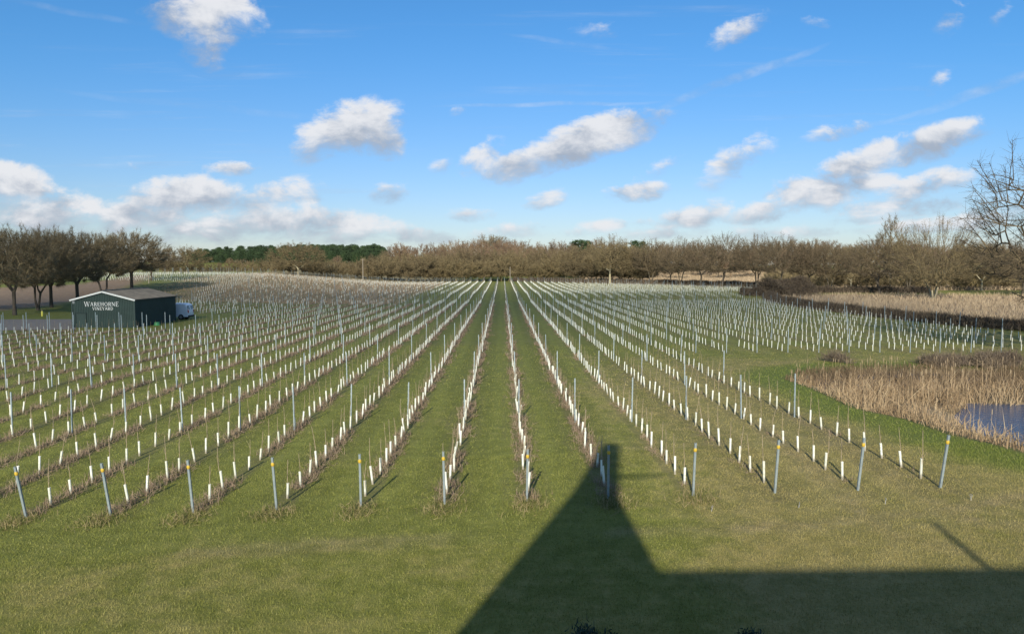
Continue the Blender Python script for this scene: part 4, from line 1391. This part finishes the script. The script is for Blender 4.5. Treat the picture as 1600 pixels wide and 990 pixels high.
tag(mass(spots, SCRUBV, 8, r).obj('scrub_thicket', M_TWIGL), 'brown thicket filling the ground between the oaks above the straw meadow', 'scrub', kind='stuff')
spots = []
for px in np.arange(296, 604, 6.5):
    for Y, off in ((455, 0), (436, 2), (418, 6), (404, 11)):
        p = px + r.uniform(-3, 3); x = at(p, Y); yb = Y + r.uniform(-7, 7)
        h = topz(np.interp(p, [290, 330, 450, 590, 604], [391, 387, 383, 381.5, 386]) + off + r.uniform(-1.5, 2.5), yb) - Zs(x, yb)
        spots.append((x, yb, h, r.uniform(1.0, 1.35)))
tag(mass(spots, PINEV, 13.3, r).obj('pine_wood', M_PINE), 'dark green pine plantation on the skyline', 'pine wood', kind='stuff')
# lone pines on the skyline
V, a3, a4, rn = PINEV[0]
for px, tp, Y, wf, lb in ((904, 375, 410, 1.9, 'dark round pine, broadest on the skyline near the pale trunked oak'), (917, 376, 404, .9, 'slim dark pine beside the broad round pine on the skyline'),
                          (991, 376, 402, 1.1, 'dark pine on the skyline behind the oaks towards the pond'), (1003, 377, 408, 1.0, 'last small dark pine on the skyline towards the pond')):
    x = at(px, Y); h = (topz(tp, Y) - Zs(x, Y)) / 13.3
    pt = thing('pine_tree', lb, 'tree', (x, Y, Zs(x, Y)), px, 'lone pines on the skyline')
    pt.scale = (h * wf, h * wf, h)
    if px == 904:
        g = Geo(); g.tubes([(0, 0, 0)], [(0, 0, 12)], .22, .08, 6); tm = g.mesh('trunk', M_BARK)
        g = Geo(); nt = len(V) - 10
        g.add(V[10:], a3 - 10, None, rn[10:]); cm = g.mesh('crown', M_PINE)
    link('trunk', tm, pt); link('crown', cm, pt)


# ------------------------------------------------------------------ hedges, brambles, bushes
def hedge_geo(path, w, h, dens_, r, L=(.3, .8), W=.035, core=True):
    g = Geo(); path = np.array(path, float)
    for (a, b) in zip(path, path[1:]):
        ln = np.linalg.norm(b - a); n = int(ln * dens_)
        f = r.random(n); off = r.normal(0, w * .38, n)
        d = (b - a) / ln; nrm = np.array((-d[1], d[0]))
        xy = a + (b - a) * f[:, None] + nrm * off[:, None]
        hh = h * (.75 + .5 * vnoise(xy[:, 0], xy[:, 1], 3.5, 21)) * np.clip(1 - (off / (w * .9)) ** 2, .15, 1)
        z = z_at(xy[:, 0], xy[:, 1]) + hh * r.random(n) ** .6
        g.blades(np.column_stack([xy, z]), r.uniform(*L, n), W, r, 1.0, .5)
    return g


r = np.random.default_rng(91)
o = hedge_geo(HEDGE, 1.5, .75, 600, r, W=.05).obj('bramble_hedge', M_HEDGE)
tag(o, 'long dark bramble hedge between the vine rows and the straw meadow', 'hedge')
o = hedge_geo([(51, 147), (55, 150), (60, 152)], 5.5, 2.8, 1500, r, W=.06).obj('bramble_mound', M_HEDGE)
tag(o, 'dark bramble mound with the highest hump at the hedge corner', 'brambles')
o = hedge_geo([(46.5, 149.5), (51, 148.5)], 3.0, 1.1, 1200, r, W=.06).obj('bramble_mound', M_HEDGE)
tag(o, 'low dark bramble bank stretching from the hump into the vine rows', 'brambles')
o = hedge_geo([(60, 156), (74, 157), (88, 157)], 2.4, .9, 600, r, W=.06).obj('bramble_hedge', M_HEDGE)
tag(o, 'dark low hedge along the back of the straw meadow under the oaks', 'hedge')
o = hedge_geo([(4, 268), (30, 251), (44, 236), (62, 205), (66, 190)], 2.4, 1.1, 500, r, W=.08).obj('boundary_hedge', M_HEDGE)
tag(o, 'dark low hedge under the oaks closing the back of the vineyard', 'hedge')
M_SCR = plain('pond_scrub', (.19, .148, .105), (.14, .107, .078), .6, .9, rnd=.8)
GB = 'bushes on the far bank of the pond'
for px, py, w, h, lb in ((1308, 566, .6, .35, 'small twiggy bush behind the reeds under the middle of the far vine rows'),
                         (1478, 571, 2.6, .45, 'wide brown bush on the far bank of the pond behind the reeds'),
                         (1560, 573, 3.0, .75, 'dark brown bush behind the pond below the overhanging oak branches')):
    x, y = gp(px, py)
    o = hedge_geo([(x - w / 2, y), (x + w / 2, y + .3)], 1.4, h, 900, r, (.3, .8), .022).obj('twiggy_bush', M_SCR)
    tag(o, lb, 'bush', GB)
# evergreen shrubs under the house wall
M_EV = strip_mat('evergreen_leaf', [(.012, .028, .022), (.025, .05, .04), (.05, .085, .07)])
for x, y, h, n, lb in ((1.30, 11.55, 0.66, 2600, 'dark evergreen shrub poking up in the house shadow below the cowl shadow'), (4.0, 11.95, 0.28, 900, 'low pale tipped shrub at the bottom of the house shadow')):
    g = Geo(); z0 = Zs(x, y)
    hub = np.array((x, y, z0))
    d = r.normal(0, 1, (60, 3)); d[:, 2] = np.abs(d[:, 2]) + .6; d /= np.linalg.norm(d, axis=1, keepdims=True)
    E = hub + d * h * r.uniform(.6, 1.0, 60)[:, None]
    sb = thing('evergreen_shrub', lb, 'shrub', (x, y, z0), 0, 'shrubs under the house')
    g.tubes(np.repeat(hub[None], 60, 0) - hub, E - hub, .014, .005, 4); g.obj('stem', M_BARKD, sb)
    g = Geo(); pick = r.integers(0, 60, n)
    P = (hub + (E[pick] - hub) * r.uniform(.35, 1.05, (n, 1)) + r.normal(0, .04, (n, 3))) - hub
    g.blades(P, r.uniform(.05, .11, n), .022, r, .9, .3); g.obj('foliage', M_EV, sb)

# ------------------------------------------------------------------ poles
M_POLE = plain('pole_wood', (.30, .26, .20), (.22, .19, .15), 6, .9)
for px, Y, tp, arm, lb in ((567, 250, 404, True, 'wooden pole with a crossbar standing before the scrub past the broad oak'), (797, 266, 417, False, 'pale plain pole at the far end of the middle grass alley'),
                           (232, 168, 428, False, 'dark plain pole on the grass behind the shed roof')):
    x = at(px, Y); z = Zs(x, Y); h = topz(tp, Y) - z
    pl = thing('wooden_pole', lb, 'pole', (x, Y, z))
    g = Geo(); g.tubes([(0, 0, -.2)], [(0, 0, h)], .13, .10, 8, True); g.obj('shaft', M_POLE, pl, True)
    if arm:
        g = Geo(); g.box(-.6, .6, -.14, -.06, h - .35, h - .25); g.obj('crossbar', M_POLE, pl)
    else:
        g = Geo(); g.tubes([(0, 0, h)], [(0, 0, h + .08)], .12, .04, 8, True); g.obj('cap', M_POLE, pl)
